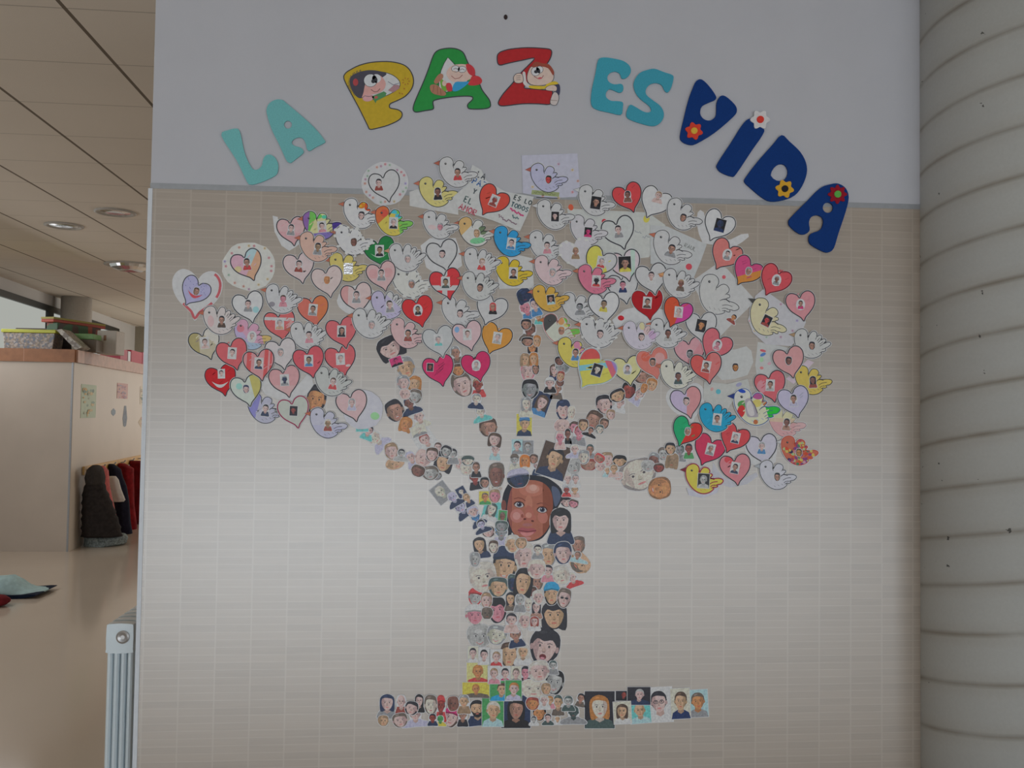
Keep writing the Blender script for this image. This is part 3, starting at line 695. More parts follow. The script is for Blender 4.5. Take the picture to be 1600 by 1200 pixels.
def build_leaf(it, d, i):
    rnd = random.Random(500+i)
    s = it['s'] = it.get('s', 1.0); a = it['a']; x, y = it['x'], it['y']; col = it['c']
    kind = it['kind']
    if kind == 'H': base = [(-px, py) for px, py in HEART][::-1] if it.get('mir') else HEART
    elif kind == 'D': base = DOVEB if it.get('v') == 'B' else DOVE
    ox = W2(it); name = {'H': 'paper_heart', 'D': 'paper_dove', 'S': 'paper_sheet'}[kind]
    F = Flat(); t = .00005
    def T(p): return rot(p, a, x, y, s, s)
    if kind == 'S':
        o = it['poly']; F.prism(o, d, d+.0005, col); dd = d+.0006
        for b in it.get('bf', []): F.face(ell(b[0], b[1], b[2], b[3], 10, rnd.uniform(-30, 30)), dd, b[4])
        root = F.build(name, None, ox); it['obj'] = root
        if it.get('por'): portrait(it, i, x, y+2, dd+.0002, root, rnd)
        return root
    loc = smooth(base, 3)
    o = T(loc)
    B = it.get('back'); dd = d
    S = None
    if B or it.get('bigback'):
        S = Flat()
        if it.get('bigback'): bo = rot(smooth(HEART if it.get('mir') else base, 3), a, x-1, y, s*1.7, s*1.7)
        elif B[0] == 'e': bo = [(B[1]+math.cos(2*PI*k/28)*B[3]*rnd.uniform(.96, 1.03), B[2]+math.sin(2*PI*k/28)*B[4]*rnd.uniform(.96, 1.03)) for k in range(28)]
        elif B[0] == 'h': bo = rot(loc, a, x, y+1, s*B[1], s*B[1])
        else: bo = B
        bc = it.get('bcol', 'a6a6a8')
        S.prism(bo, d, d+.0005, bc); e = d+.0006
        for b in it.get('bf', []): S.face(ell(b[0], b[1], b[2], b[3], 12, rnd.uniform(-20, 20)), e, b[4]); S.face(ell(b[0]+b[2]*.3, b[1]-b[3]*.2, b[2]*.45, b[3]*.4, 8), e+t, mulh(b[4], 1.2))
        if it.get('marks'):
            cx = sum(p[0] for p in bo)/len(bo); cy = sum(p[1] for p in bo)/len(bo); n = it['marks']
            for k in range(n):
                th = 2*PI*k/n; 
                q = bo[int(k*len(bo)/n) % len(bo)] if len(bo) > 12 else (cx+math.cos(th)*38, cy+math.sin(th)*28)
                f = rnd.uniform(.8, .93) if len(bo) > 12 else .96
                mx, my = cx+(q[0]-cx)*f, cy+(q[1]-cy)*f
                c = rnd.choice(['a8777e', '8f86a8', '8a9a8e', 'a8987a', '9a7f92', 'a88278'])
                for j in range(5): S.face(ell(mx+1.5*math.cos(j*1.256), my+1.5*math.sin(j*1.256), 1.1, .8, 6), e, c)
                S.face(ell(mx, my, .8, .8, 6), e+t, mulh(c, .7))
        if it.get('strip'): S.face([(831, 297), (874, 301), (873, 308), (830, 304)], e, it['strip']); scribble(S, 834, 301, 5, 36, e+t, '55603f', rnd, .8, 1.8); S.stroke([(838, 308.6), (872, 310)], 1.2, e, INK, False)
        for q in it.get('scr', []): scribble(S, q[0], q[1], rnd.uniform(-30, 30), 14, e, rnd.choice(['6d7a6c', '707680']), rnd, .9, 2.2)
        if it.get('name'): q = it['name']; write(S, 'RAUL', q[0]-11, q[1]-6, q[2], 6, e, '4a4d4a', .8)
        if it.get('redrim'):
            rb = rot(smooth(HEART, 3), a, x-1, y, s*1.55, s*1.55)
            n = len(rb)
            seg = [p for p in rb if (p[0]-x)*.8+(p[1]-y)*.45 > 9]
            up = [p for p in seg if p[1] < y+14]; lo = [p for p in rb if p[1] > y+16]
            S.stroke(up, 4, e, 'a04e55', False); S.stroke(lo, 4, e, 'a04e55', False)
        if it.get('words'):
            for txt, px, py, c, h in (('LA', 748, 268, '3f424a', 9), ('PAZ', 741, 278, '2f5486', 9.5), ('Y', 741, 295, '4f5458', 8), ('EL', 728, 307, '465656', 9), ('AMOR', 720, 318, '9a4656', 9)): write(S, txt, px, py, 24, h, e, c, 2.0)
            for txt, px, py, c in (('ES LO', 805, 305, '3c4446'), ('TODOS', 800, 316, '46585e')): write(S, txt, px, py, 20, 7, e, c, 1.9)
            scribble(S, 796, 328, 20, 27, e, 'a03e66', rnd, 2.6, 2.6); scribble(S, 800, 338, 20, 14, e, '4c6064', rnd, 2.2, 2.6); scribble(S, 778, 337, 28, 34, e, '6c5a66', rnd, 1.9, 2.4)
        if it.get('star'): pass
        if it.get('corner'):
            q = it['corner']; photo_print(S, q[0], q[1], 15, 14, 35, e, 'b', 'k', 'c', 'r', 'W', '', rnd)
        dd = d+.0007
    pap = 'a6a6a8'
    bo = offset(o, 1.1*s)
    F.prism(bo, dd, dd+.0006, pap); z = dd+.0006+t
    if it.get('cotton'):
        step = 5 if it['cotton'] == 1 else 9
        for k in range(0, len(o), step):
            F.prism(ell(o[k][0]+rnd.uniform(-1, 1), o[k][1]+rnd.uniform(-1, 1), rnd.uniform(2.2, 3.6), rnd.uniform(1.6, 2.8), 9), dd, dd+.0009+rnd.uniform(0, .0004), 'aaaaa9')
    F.face(o, z, col); z += t
    for f in it.get('f', []):
        k = f[0]
        if k in ('h', 'hh', 'q'): p = clip(loc, f[1], f[2], f[3]); c = f[4]
        elif k == 'band': p = clip(clip(loc, 0, 1, f[1]), 0, -1, -f[2]); c = f[3]
        elif k == 'st': p = clip(clip(loc, 1, 0, f[1]), -1, 0, -f[2]); c = f[3]
        elif k == 'd2': p = clip(clip(loc, f[1], f[2], f[3]), -f[1], -f[2], -f[4]); c = f[5]
        else: p = inside(loc, ell(f[1], f[2], f[3], f[4], 14, rnd.uniform(-15, 15))); c = f[5]
        F.face(T(p), z, c); z += t
    # crayon strokes give the coloured sheets their uneven tone
    if sum(abs(int(PAL.get(col, col)[0:2], 16)-int(PAL.get(col, col)[4:6], 16)) for _ in (0,)) > 14:
        for k in range(9):
            px, py = rnd.uniform(-17, 15), rnd.uniform(-14, 12)
            if kind == 'D' and (py < -6 or px > 14): continue
            if kind == 'H' and abs(px)+max(0, py)*1.2 > 19: continue
            L = rnd.uniform(3, 7); F.face(T([(px, py), (px+L, py-L*.8), (px+L+1, py-L*.8+.8), (px+1.4, py+1)]), z, mulh(col, rnd.choice((.9, 1.1))))
        z += t
    if it.get('mosaic'):
        for k in range(110):
            px, py = rnd.uniform(-22, 32), rnd.uniform(-18, 22)
            if px < -7 and py < -4: continue
            q = inside(loc, ell(px, py, rnd.uniform(2, 3.6), rnd.uniform(1.7, 3), 8, rnd.uniform(0, 90)))
            F.face(T(q), z+k*.000004, rnd.choice(['8a3a4c', '3d6a54', '2c2b4a', 'a5984e', '6a3a70', 'a84a2a', '8a9a70', 'a07a8a', 'a8402c']))
        z += .0003
    oc = it.get('oc', INK); ol = it.get('ol', 1.6 if kind == 'H' else 1.05)
    if ol:
        F.stroke(offset(o, -.4), ol, z, oc)
        if kind == 'D':
            for w in (WINGB if it.get('v') == 'B' else WINGA): F.stroke(T(smooth(w, 3, False)), ol*.75, z, oc, False)
    z += t
    if it.get('smile'):
        sy = it.get('sdy', 2); th = it.get('sth', 1)
        arc = [(-13+26*k/10, sy+5*math.sin(PI*k/10)) for k in range(11)]; arc2 = [(-13+26*k/10, sy+(5+5*th)*math.sin(PI*k/10)) for k in range(10, -1, -1)]
        F.face(T(arc+arc2), z, it['smile']); z += t
    if it.get('specks'):
        for k in range(26):
            px, py = rnd.uniform(-20, 20), rnd.uniform(-18, 10)
            if abs(px)+max(0, py) < 20: F.face(T(ell(px, py, 1.2, .5, 6, 30)), z, '5a5c90')
    if it.get('scrib'):
        for k in range(5): scribble(F, x+rnd.uniform(-6, -2)+k*1.5, y+6-k*3.6+4, -38, 20-k*1.5, z, '6a1f3c', rnd, .7, .8)
    if it.get('pen'):
        F.face(T(smooth([(-11, -9), (-5, -11), (0, -4), (4, 6), (6, 12), (0, 13), (-8, 12), (-11, 0)], 3)), z, '8d8790'); F.face(T(smooth([(-9, -5), (-5, -8), (-1, 0), (1, 10), (-5, 11), (-9, 2)], 3)), z+t, 'aaa6a8')
        F.stroke(T([(-4, -9), (1, -2), (5, 8)]), 1.6, z+2*t, '56505c', False)
    if kind == 'D':
        ex, ey = (-16, -12.5) if it.get('v') != 'B' else (-16.5, -11.5)
        F.face(T(ell(ex, ey, 1.7, 1.7, 10)), z, '26272c'); F.face(T(ell(ex+.4, ey-.5, .5, .5, 6)), z+t, 'W')
        # feather hatching along the belly
        for k in range(3): F.stroke(T([(-2+k*6, 17-k*1.6), (1+k*6, 19-k*1.6)]), .45, z, mulh(oc, 1.6), False)
    root = F.build(name, None, ox); it['obj'] = root
    if S: S.build('backing_sheet', root, ox)
    if kind == 'D' and not it.get('nobeak'):
        Bk = Flat(); bp = T(BEAK if it.get('v') != 'B' else [(p[0], p[1]+2) for p in BEAK])
        Bk.prism(bp, dd, dd+.0008, it.get('beak', '9a5a48')); Bk.stroke(bp, .6, dd+.0009, INK); Bk.build('beak', root, ox)
    pdx, pdy = it.get('pdx', 1 if kind == 'H' else 3), it.get('pdy', 0 if kind == 'H' else 3)
    q = rot([(pdx*s, pdy*s)], a, x, y)[0]
    portrait(it, i, q[0], q[1], z+.0002, root, rnd)
    return root

# ------------------------------------------------------------------ photographs of the trunk and branches
PH = []
for ln in PHOTOS.strip().splitlines():
    p = ln.split(); x, y, w, h, a = map(float, p[:5])
    PH.append(dict(x=x, y=y, w=w*(1.27 if y > 820 and y < 1085 else 1.2), h=h*(1.2 if y > 820 and y < 1085 else 1.16), a=a, shape=p[5], hair=p[6], skin=p[7], cloth=p[8], bg='' if p[9] == '-' else p[9], st='' if p[10] == '-' else p[10]))
def ov(a, b, k=.97):
    return abs(a['x']-b['x']) < k*(a['w']+b['w'])/2 and abs(a['y']-b['y']) < k*(a['h']+b['h'])/2
PH.insert(0, dict(x=827, y=796, w=80, h=104, a=2, big=1))
order = sorted(PH, key=lambda p: -p['w']*p['h']); done = []
for p in order:
    used = {q['lv'] for q in done if ov(p, q)}
    L = 0
    while L in used: L += 1
    p['lv'] = L; p['top'] = L*.0022+.002+.0015; done.append(p)
def big_face(p, d):
    """ the large printed face of a small child, upper trunk """
    rnd = random.Random(3); F = Flat(); t = .0001
    o = smooth([(794, 842), (786, 806), (785, 778), (793, 758), (806, 746), (826, 742), (850, 745), (864, 752), (877, 764), (878, 780), (868, 800), (860, 822), (850, 838), (838, 845), (818, 846), (806, 841), (800, 832)], 3)
    F.prism(o, d, d+.0005, '2d2f36'); d += .0006
    f = smooth([(795, 778), (800, 762), (812, 753), (830, 750), (848, 754), (860, 766), (864, 784), (862, 806), (857, 824), (846, 838), (830, 845), (815, 844), (803, 834), (796, 818), (792, 798)], 3)
    F.face(f, d, '8f5a4c')
    def b(x, y, rx, ry, c, k, a=0, n=16): F.face(ell(x, y, rx, ry, n, a), d+k*t, c)
    F.face(clip(f, 1, 0, 848), d+t, '764538'); F.face(clip(f, -1, 0, -800), d+t, '7c4a44')
    b(830, 766, 19, 10, '9a6355', 1); b(832, 764, 11, 7, 'a5766a', 2); b(833, 762, 6, 5, 'b08a80', 3)
    b(787, 790, 4, 9, '6c4440', 1)
    b(826, 786, 6, 12, '9c6858', 2); b(808, 806, 11, 11, '9c6660', 2); b(848, 808, 8, 10, '9a6258', 2, -10); b(807, 806, 6, 6, 'a87a76', 3)
    # eye whites, irises, lids, brows
    for ex, ey, a in ((811, 788.5, 8), (847, 796.5, 5)):
        b(ex, ey, 8.5, 5.4, '5f3a35', 3, a); b(ex, ey+.4, 7.2, 4.1, '9a9698', 4, a); b(ex+.3, ey-.2, 3.9, 3.7, '34364a', 5); b(ex+.4, ey-.2, 2, 2, '17181c', 6, 0, 10); b(ex-1, ey-1.6, .9, .9, 'b4b8c4', 7, 0, 8)
        F.stroke(rot([(-8, 1), (-5, -3.4), (0, -4.8), (5, -3.6), (8, .4)], a, ex, ey), 1.5, d+7*t, '3a2424', False)
        F.stroke(rot([(-9, -8), (-3, -10.5), (4, -10), (9, -7)], a, ex, ey), 1.5, d+4*t, '6e4038', False)
    # nose
    F.face(smooth([(823, 790), (830, 792), (834, 802), (838, 810), (834, 815), (824, 815), (817, 811), (820, 802)], 3), d+4*t, '945a50')
    b(826, 805, 5, 4.5, 'a57468', 5); b(820, 811, 2.4, 1.5, '4e2a28', 6, -10, 10); b(832, 814, 2.4, 1.5, '4e2a28', 6, 10, 10); b(816, 806, 2, 3, '7a443c', 5)
    # mouth and chin
    F.face(smooth([(809, 828), (816, 824), (824, 826), (832, 825), (838, 829), (832, 835), (822, 837), (813, 834)], 3), d+4*t, '8c4c52')
    F.face(smooth([(813, 831.5), (823, 832.5), (834, 831.5), (830, 836), (822, 838), (816, 836)], 3), d+5*t, 'a87070'); F.stroke([(809, 828.5), (817, 829.6), (824, 830.6), (832, 829.8), (838, 829)], 1, d+6*t, '4a2428', False)
    b(824, 820, 8, 2.6, '8c5c5c', 3); b(822, 841, 8, 2.4, 'a0706c', 4)
    F.face(smooth([(862, 760), (872, 764), (876, 778), (868, 792), (864, 778)], 3), d+2*t, '4c5468')
    u, v = W(p['x'], p['y']); return F.build('portrait_cutout', None, (u, 0, v))
for i, p in enumerate(PH):
    d = .0005+p['lv']*.0022; p['d'] = d
    if p.get('big'): p['obj'] = big_face(p, d); continue
    rnd = random.Random(40+i); F = Flat()
    photo_print(F, p['x'], p['y'], p['w'], p['h'], p['a'], d, p['shape'], p['hair'], p['skin'], p['cloth'], p['bg'], p['st'], rnd)
    u, v = W(p['x'], p['y']); p['obj'] = F.build('portrait_cutout', None, (u, 0, v))
# ------------------------------------------------------------------ place the crown
for it in LV:
    it.setdefault('s', 1.0)
    pts = [(it['x']-24*it['s'], it['y']-21*it['s']), (it['x']+26*it['s'], it['y']+21*it['s'])]
    it['sheet'] = False
    B = it.get('back') or it.get('poly')
    if B:
        it['sheet'] = True
        if B[0] == 'e': pts += [(B[1]-B[3], B[2]-B[4]), (B[1]+B[3], B[2]+B[4])]
        elif B[0] == 'h': pass
        else: pts += B
    if it.get('bigback'): it['sheet'] = True; pts += [(it['x']-40, it['y']-38), (it['x']+40, it['y']+38)]
    xs, ys = [q[0] for q in pts], [q[1] for q in pts]
    it['bb'] = (min(xs), min(ys), max(xs), max(ys))
def ovb(a, b, m=0): return a[0]+m < b[2] and b[0]+m < a[2] and a[1]+m < b[3] and b[1]+m < a[3]
def pin(p, poly):
    c = False; n = len(poly)
    for i in range(n):
        a, b = poly[i-1], poly[i]
        if (a[1] > p[1]) != (b[1] > p[1]) and p[0] < (b[0]-a[0])*(p[1]-a[1])/(b[1]-a[1])+a[0]: c = not c
    return c
def outlines(it):
    s, a, x, y = it['s'], it['a'], it['x'], it['y']; r = []
    if it['kind'] == 'H': base = [(-px, py) for px, py in HEART] if it.get('mir') else HEART
    else: base = DOVEB if it.get('v') == 'B' else DOVE
    if it['kind'] != 'S': r.append(rot([(px*1.08, py*1.08) for px, py in smooth(base, 2)], a, x, y, s, s))
    if it['kind'] == 'D' and not it.get('nobeak'): r.append(rot([(px*1.03, py) for px, py in BEAK]+[(-30, -13)], a, x, y, s, s))
    B = it.get('back') or it.get('poly')
    if B:
        if B[0] == 'e': r.append(ell(B[1], B[2], B[3]*1.04, B[4]*1.04, 24))
        elif B[0] == 'h': r.append(rot(smooth(base, 2), a, x, y, s*1.3, s*1.3))
        else: q = list(B); r.append([((p[0]*(1-k)+q[(i+1) % len(q)][0]*k), (p[1]*(1-k)+q[(i+1) % len(q)][1]*k)) for i, p in enumerate(q) for k in (0, .33, .66)])
    if it.get('bigback'): r.append(rot(smooth(base, 2), a, x, y, s*1.72, s*1.72))
    return r
def hit(A, B_):
    if not ovb(A['bb'], B_['bb']): return False
    return any(pin(p, Q) for P in A['ol_'] for Q in B_['ol_'] for p in P) or any(pin(p, Q) for P in B_['ol_'] for Q in A['ol_'] for p in P)
for it in LV:
    it['ol_'] = outlines(it); xs = [p[0] for P in it['ol_'] for p in P]; ys = [p[1] for P in it['ol_'] for p in P]; it['bb'] = (min(xs), min(ys), max(xs), max(ys))
seq = [it for it in LV if it['sheet']]+[it for it in LV if not it['sheet'] and not it.get('minlv')]+[it for it in LV if it.get('minlv')]
dn = []
for it in seq:
    near = [q for q in dn if hit(it, q)]
    used = {q['lv'] for q in near}; L = it.get('minlv', 0)
    if not it['sheet']:
        sh = [q['lv'] for q in near if q['sheet']]
        if sh: L = max(L, max(sh)+1)
    while L in used: L += 1
    it['lv'] = L; dn.append(it)
print('levels', max(i['lv'] for i in LV), max(p['lv'] for p in PH))
for i, it in enumerate(LV):
    ph = [p['top'] for p in PH if any(pin((p['x']+p['w']*u, p['y']+p['h']*v), Q) for Q in it['ol_'] for u in (-.5, -.25, 0, .25, .5) for v in (-.5, -.25, 0, .25, .5))]
    it['base'] = .0005+max(ph+[0])
    if it['y'] < 345: it['base'] += .0035
for i, it in sorted(enumerate(LV), key=lambda t: t[1]['lv']):
    it['d'] = max([it['base']]+[q['d']+.0038 for q in LV if q['lv'] < it['lv'] and 'd' in q and hit(it, q)])
    build_leaf(it, it['d'], i)

# ------------------------------------------------------------------ labels
HN = dict(k='black-haired', K='black-haired', n='dark-haired', b='brown-haired', t='light-brown-haired', g='grey-haired', G='silver-grey-haired', w='fair-haired', o='ginger-haired', r='red-brown-haired', R='red-capped', z='dark-grey-haired', x='ash-haired', L='lavender-tinted', u='blue-capped', P='pink-headed', O='orange-haired', e='green-toned')
HN['-'] = 'bald'
CN = dict(W='white', K='black', k='black', n='navy', N='dark blue', b='brown', t='tan', g='grey', w='off-white', o='orange', r='dark red', p='pale pink', P='pink', l='beige', s='tan', c='orange-brown', d='dark brown', R='red', u='blue', a='teal', L='lilac', y='yellow', e='green', m='brown', M='magenta', T='light grey', z='dark green', x='brown-grey', S='light blue', O='orange', B='sky blue', Y='yellow')
SK = dict(p='pink-skinned', l='pale', s='tan-skinned', c='copper-skinned', d='dark-skinned', v='dark-skinned', m='brown-skinned', G='black-and-white', g='greyish', r='ruddy', P='rosy', o='orange-toned', t='tan-skinned')
SH = dict(o='head cut-out', b='bust cut-out', r='rectangular photo')
SPEC = {(827, 796): ('large print of a dark-skinned small child looking up, upper trunk', 'large child face'), (851, 1010): ('photo of a crying black-haired toddler low on the trunk', 'crying toddler photo'), (789, 884): ('photo of a smiling person in a dark beanie', 'beanie person photo'),
        (866, 720): ('large tilted rectangular photo of a dark-haired person', 'large tilted person photo'), (997, 742): ('big tilted pale baby face at the end of the right branch', 'big pale baby face'), (1030, 763): ('brown face turned sideways at the right branch tip', 'sideways brown face'),
        (937, 1109): ('rectangular picture of a golden-haired figure on black in the ground row', 'golden-haired picture'), (806, 1112): ('rectangular photo of a person in a black dress in the ground row', 'black dress photo'), (770, 1113): ('photo of a person in a light blue shirt against green', 'light blue shirt photo'),
        (1031, 1101): ('photo of a person in white with spectacles in the ground row', 'person in white photo'), (1063, 1099): ('photo of a standing person in a dark blue shirt', 'dark blue shirt photo'), (1090, 1099): ('rectangular photo of a brown-faced person, rightmost in the ground row', 'rightmost ground photo'),
        (749, 994): ('round silver-grey laughing face at the trunk\'s left edge', 'grey laughing face'), (866, 961): ('photo of a person with dark bobbed hair at the trunk\'s right edge', 'dark bob photo'), (876, 822): ('photo of a long black-haired person beside the large child face', 'long black-haired photo'),
        (819, 664): ('photo of a blue-capped face on yellow in the middle branch', 'blue cap on yellow'), (742, 961): ('red-faced photo with a white hat at the trunk\'s left edge', 'white hat photo'), (665, 689): ('tilted white photo of a baby in the left branch', 'white baby photo'), (617, 642): ('black-haired person\'s head beside the left upper branch', 'black-haired person head'),
        (748, 1052): ('square photo of a red and orange dressed group', 'red and orange photo'), (747, 1052): ('square photo of a red and orange dressed group', 'red and orange photo'), (904, 851): ('dark bald head photo sticking out right of the trunk', 'dark bald head'), (776, 742): ('oval dark-skinned hooded face above left of the large child face', 'dark hooded face'),
        (605, 1104): ('blue-grey elderly bust, leftmost of the ground row', 'leftmost ground bust'), (825, 580): ('pink baby head in the upright middle branch', 'pink baby head'), (881, 934): ('photo of a face in sunglasses at the trunk\'s right edge', 'sunglasses photo'), (862, 928): ('face under a bright blue cap on the trunk', 'bright blue cap photo'),
        (880, 640): ('child\'s head with blue-black fringe atop a short branch', 'blue-black fringe head'), (746, 1114): ('bearded black-haired person in the ground row', 'bearded ground photo'), (828, 608): ('black-and-white face in the upright middle branch', 'black-and-white branch face'), (610, 543): ('dark-haired person, top of the left upper branch', 'top left branch person'),
        (494, 624): ('large copper-skinned face between the crown hearts at the lower left', 'copper face among hearts'), (896, 1117): ('dark green-grey curved photo in the ground row', 'curved dark photo'), (690, 770): ('grey framed photo at the tip of the short left branch', 'framed grey photo'), (906, 880): ('tilted bearded face right of the trunk', 'tilted bearded face'),
        (895, 906): ('baby with a red collar at the trunk\'s right edge', 'red collar baby'), (867, 1066): ('black-and-white smiling face at the trunk\'s lower right', 'lower black-and-white face'), (689, 1108): ('photo of a red-robed figure in the ground row', 'red robe photo'), (1076, 705): ('bust in green at the end of the right branch', 'green bust'),
        (722, 601): ('tilted pink person\'s face below the crimson-pink heart', 'tilted pink face'), (818, 909): ('black long-haired person in the middle of the trunk', 'mid-trunk person'), (744, 1078): ('yellow-brown photo at the trunk\'s lower left', 'yellow-brown photo'), (835, 1076): ('wide pale eye-level face low on the trunk', 'wide pale face')}
LM = []
for it in LV:
    o = it['obj']
    if it.get('short'): LM.append((it['x'], it['y'], it['short']+(''), it))
def side(p, q):
    dx, dy = p['x']-q[0], p['y']-q[1]
    a = math.degrees(math.atan2(-dy, dx)) % 360
    return ('right of', 'up-right from', 'above', 'up-left from', 'left of', 'down-left from', 'below', 'down-right from')[int(((a+22.5) % 360)//45)]
for p in PH:
    k = (int(p['x']), int(p['y']))
    if k in SPEC: p['label'], p['short'] = SPEC[k]; LM.append((p['x'], p['y'], p['short'], p))
    else:
        w = [HN.get(p['hair'], 'fair-haired'), SK.get(p['skin'], '')]
        st = p['st']
        p['desc'] = ' '.join(x for x in w if x)+' '+SH[p['shape']]+((' in '+CN.get(p['cloth'], 'grey')) if p['shape'] != 'o' and p['cloth'] != '-' else '')
def relate(items, pool, n=14):
    """ each item is named by the landmark for which it is the nearest of its kind on that side """
    seen = set()
    for p in items:
        if 'label' in p: seen.add(p['label']); continue
        same = [q for q in items if q is not p and q.get('desc') == p['desc']]
        near = sorted(pool, key=lambda l: (l[0]-p['x'])**2+(l[1]-p['y'])**2)
        near = [l for l in near if l[3] is not p][:n]
        for l in near:
            s = side(p, l); dp = math.hypot(p['x']-l[0], p['y']-l[1])
            if all(not (side(q, l) == s and math.hypot(q['x']-l[0], q['y']-l[1]) <= dp) for q in same):
                lab = p['desc']+', '+('nearest one ' if same else '')+s+' the '+l[2]
                if lab not in seen and len(lab.split()) <= 16: p['label'] = lab; seen.add(lab); break
        else:
            print('NO LABEL', p['desc'], p['x'], p['y']); p['label'] = p['desc']+', at the trunk'
relate(PH, LM)
for it in LV:
    noun = it['desc']
    it['label'] = noun if len(noun.split()) > 5 else noun+' in the tree crown'
    if not it.get('short'):
        near = sorted((l for l in LM if l[3] is not it), key=lambda l: (l[0]-it['x'])**2+(l[1]-it['y'])**2)[0]
        if len((noun+' '+near[2]).split()) <= 12: it['label'] = noun+', '+side(it, near)+' the '+near[2]
ls = [it['label'] for it in LV]+[p['label'] for p in PH]
for l in set(ls):
    if ls.count(l) > 1: print('DUP', l)
    if not 4 <= len(l.split()) <= 16: print('LEN', l)
for p in PH: tag(p['obj'], p['label'], 'photo', 'portrait cut-outs forming the trunk, branches and ground')
for it in LV: tag(it['obj'], it['label'], {'H': 'paper heart', 'D': 'paper dove', 'S': 'paper sheet'}[it['kind']], {'H': 'paper hearts of the tree crown', 'D': 'paper doves of the tree crown', 'S': 'loose white paper sheets of the tree crown'}[it['kind']])
DSC = 1.0
# ------------------------------------------------------------------ big letters above the tree
def foam(c, k=KA):
    h = 'foam_'+c
    if h not in MATS: MATS[h] = node_mat(h, rgb(c, k), rough=.8, var=.08, scale=300, spec=.2, bump=.15, bscale=900)
    return MATS[h]
def zc(pts, ox, oy, sc): return [(ox+p[0]/sc, oy+p[1]/sc) for p in pts]
def letter(name, outer, hole, mat, d, th, label, cx, cy, grp):
    F = Flat(); F.prism(outer, d, d+th, mat, holes=[hole] if hole else []); u, v = W(cx, cy)
    o = F.build(name, None, (u, 0, v)); tag(o, label, 'letter', grp)
    b = o.modifiers.new('b', 'BEVEL'); b.width = .0008; b.segments = 1; b.limit_method = 'ANGLE'; b.angle_limit = math.radians(50)
    return o, (u, 0, v)
za = lambda p, n=3: smooth(zc(p, 330, 60, 4.706), n)
G1 = 'foam letters of the word LA'; G2 = 'drawn letters of the word PAZ'; G3 = 'foam letters of the word ES'; G4 = 'foam letters of the word VIDA'
letter('letter_l', za([(78,720),(130,680),(190,668),(213,690),(230,760),(250,850),(280,920),(310,965),(345,968),(375,940),(385,895),(405,865),(440,860),(475,885),(495,930),(492,985),(470,1015),(400,1050),(330,1075),(290,1078),(265,1055),(190,900)]), None, foam('5c9394'), .003, .004, 'pale teal foam letter L at the far left of the slogan', 390, 246, G1)
letter('letter_a', za([(412,560),(415,510),(440,475),(485,455),(530,460),(560,485),(650,560),(760,660),(832,748),(835,772),(770,805),(725,832),(705,815),(700,785),(680,745),(645,733),(605,750),(595,775),(615,795),(660,808),(680,830),(675,852),(620,895),(590,918),(565,912),(545,880),(500,780),(450,680)]), ell(330+567/4.706, 60+640/4.706, 6.2, 6.2, 16), foam('5a9092'), .003, .004, 'pale teal foam letter A after the L', 461, 205, G1)
ze = lambda p, n=3: smooth(zc(p, 900, 60, 3.53), n)
letter('letter_e', ze([(120,125),(150,110),(200,115),(260,130),(295,160),(298,195),(275,222),(250,225),(240,200),(215,187),(185,195),(170,220),(180,245),(210,258),(245,255),(258,270),(255,295),(235,303),(205,290),(180,285),(163,305),(165,330),(190,348),(225,350),(255,357),(255,390),(245,425),(180,412),(110,395),(82,365),(85,290),(105,200)]), None, foam('347f90'), .003, .004, 'turquoise foam letter E after the red Z', 950, 135, G3)
letter('letter_s', ze([(385,180),(430,172),(480,190),(530,208),(533,235),(518,285),(500,302),(485,290),(470,262),(440,250),(405,258),(383,285),(385,315),(420,345),(460,375),(480,410),(478,445),(455,475),(415,487),(340,468),(285,445),(275,420),(285,385),(300,370),(330,385),(370,408),(400,412),(412,400),(400,375),(350,335),(325,300),(315,260),(325,225),(350,195)]), None, foam('347c8e'), .003, .004, 'turquoise foam letter S between the E and the navy V', 1014, 153, G3)
NV = foam('0b2a5e')
def flower(parent, ox, cx, cy, r, c1, c2, d, ang=0, n=6):
    F = Flat(); pts = []
    for k in range(n*6):
        th = 2*PI*k/(n*6)+math.radians(ang); rr = r*(.86+.15*math.cos(n*(2*PI*k/(n*6)))); pts.append((cx+rr*math.cos(th), cy+rr*math.sin(th)))
    F.prism(pts, d, d+.003, foam(c1)); f = F.build('flower', parent, ox)
    G = Flat(); G.prism(ell(cx, cy, r*.36, r*.36, 16), d+.003, d+.0055, foam(c2)); G.build('flower_center', f, ox)
    f['label'] = 'foam flower'
V, o = letter('letter_v', ze([(640,280),(660,240),(690,233),(730,270),(765,320),(765,342),(730,358),(690,380),(680,420),(700,450),(735,458),(765,435),(770,400),(772,360),(790,325),(820,325),(870,370),(882,405),(860,440),(760,525),(660,585),(620,590),(585,575),(570,545),(590,450),(615,350)]), None, NV, .003, .006, 'navy blue foam letter V with an orange-red flower', 1104, 175, G4)
flower(V, o, 900+645/3.53, 60+517/3.53, 14, 'b5392a', 'c09a3c', .0092, 15)
V, o = letter('letter_i', ze([(945,450),(985,455),(1028,500),(1025,535),(960,630),(880,750),(855,765),(800,745),(775,720),(778,690),(850,580),(910,485)]), None, NV, .003, .006, 'navy blue foam letter I topped by a white flower', 1155, 230, G4)
flower(V, o, 900+1008/3.53, 60+455/3.53, 15.5, 'a9a7a8', 'ad3028', .0092, 0)
V, o = letter('letter_d', ze([(1128,538),(1170,572),(1230,630),(1262,690),(1266,750),(1240,820),(1200,870),(1140,895),(1070,903),(1020,880),(960,830),(925,795),(935,765),(1000,680),(1080,590)]), ze([(1068,760),(1085,720),(1115,698),(1145,702),(1162,730),(1158,765),(1135,788),(1100,788)], 2), NV, .003, .006, 'navy blue foam letter D with a yellow flower', 1212, 265, G4)
flower(V, o, 900+1143/3.53, 60+835/3.53, 14.5, 'bd8e2e', '1c1c20', .0092, 10)
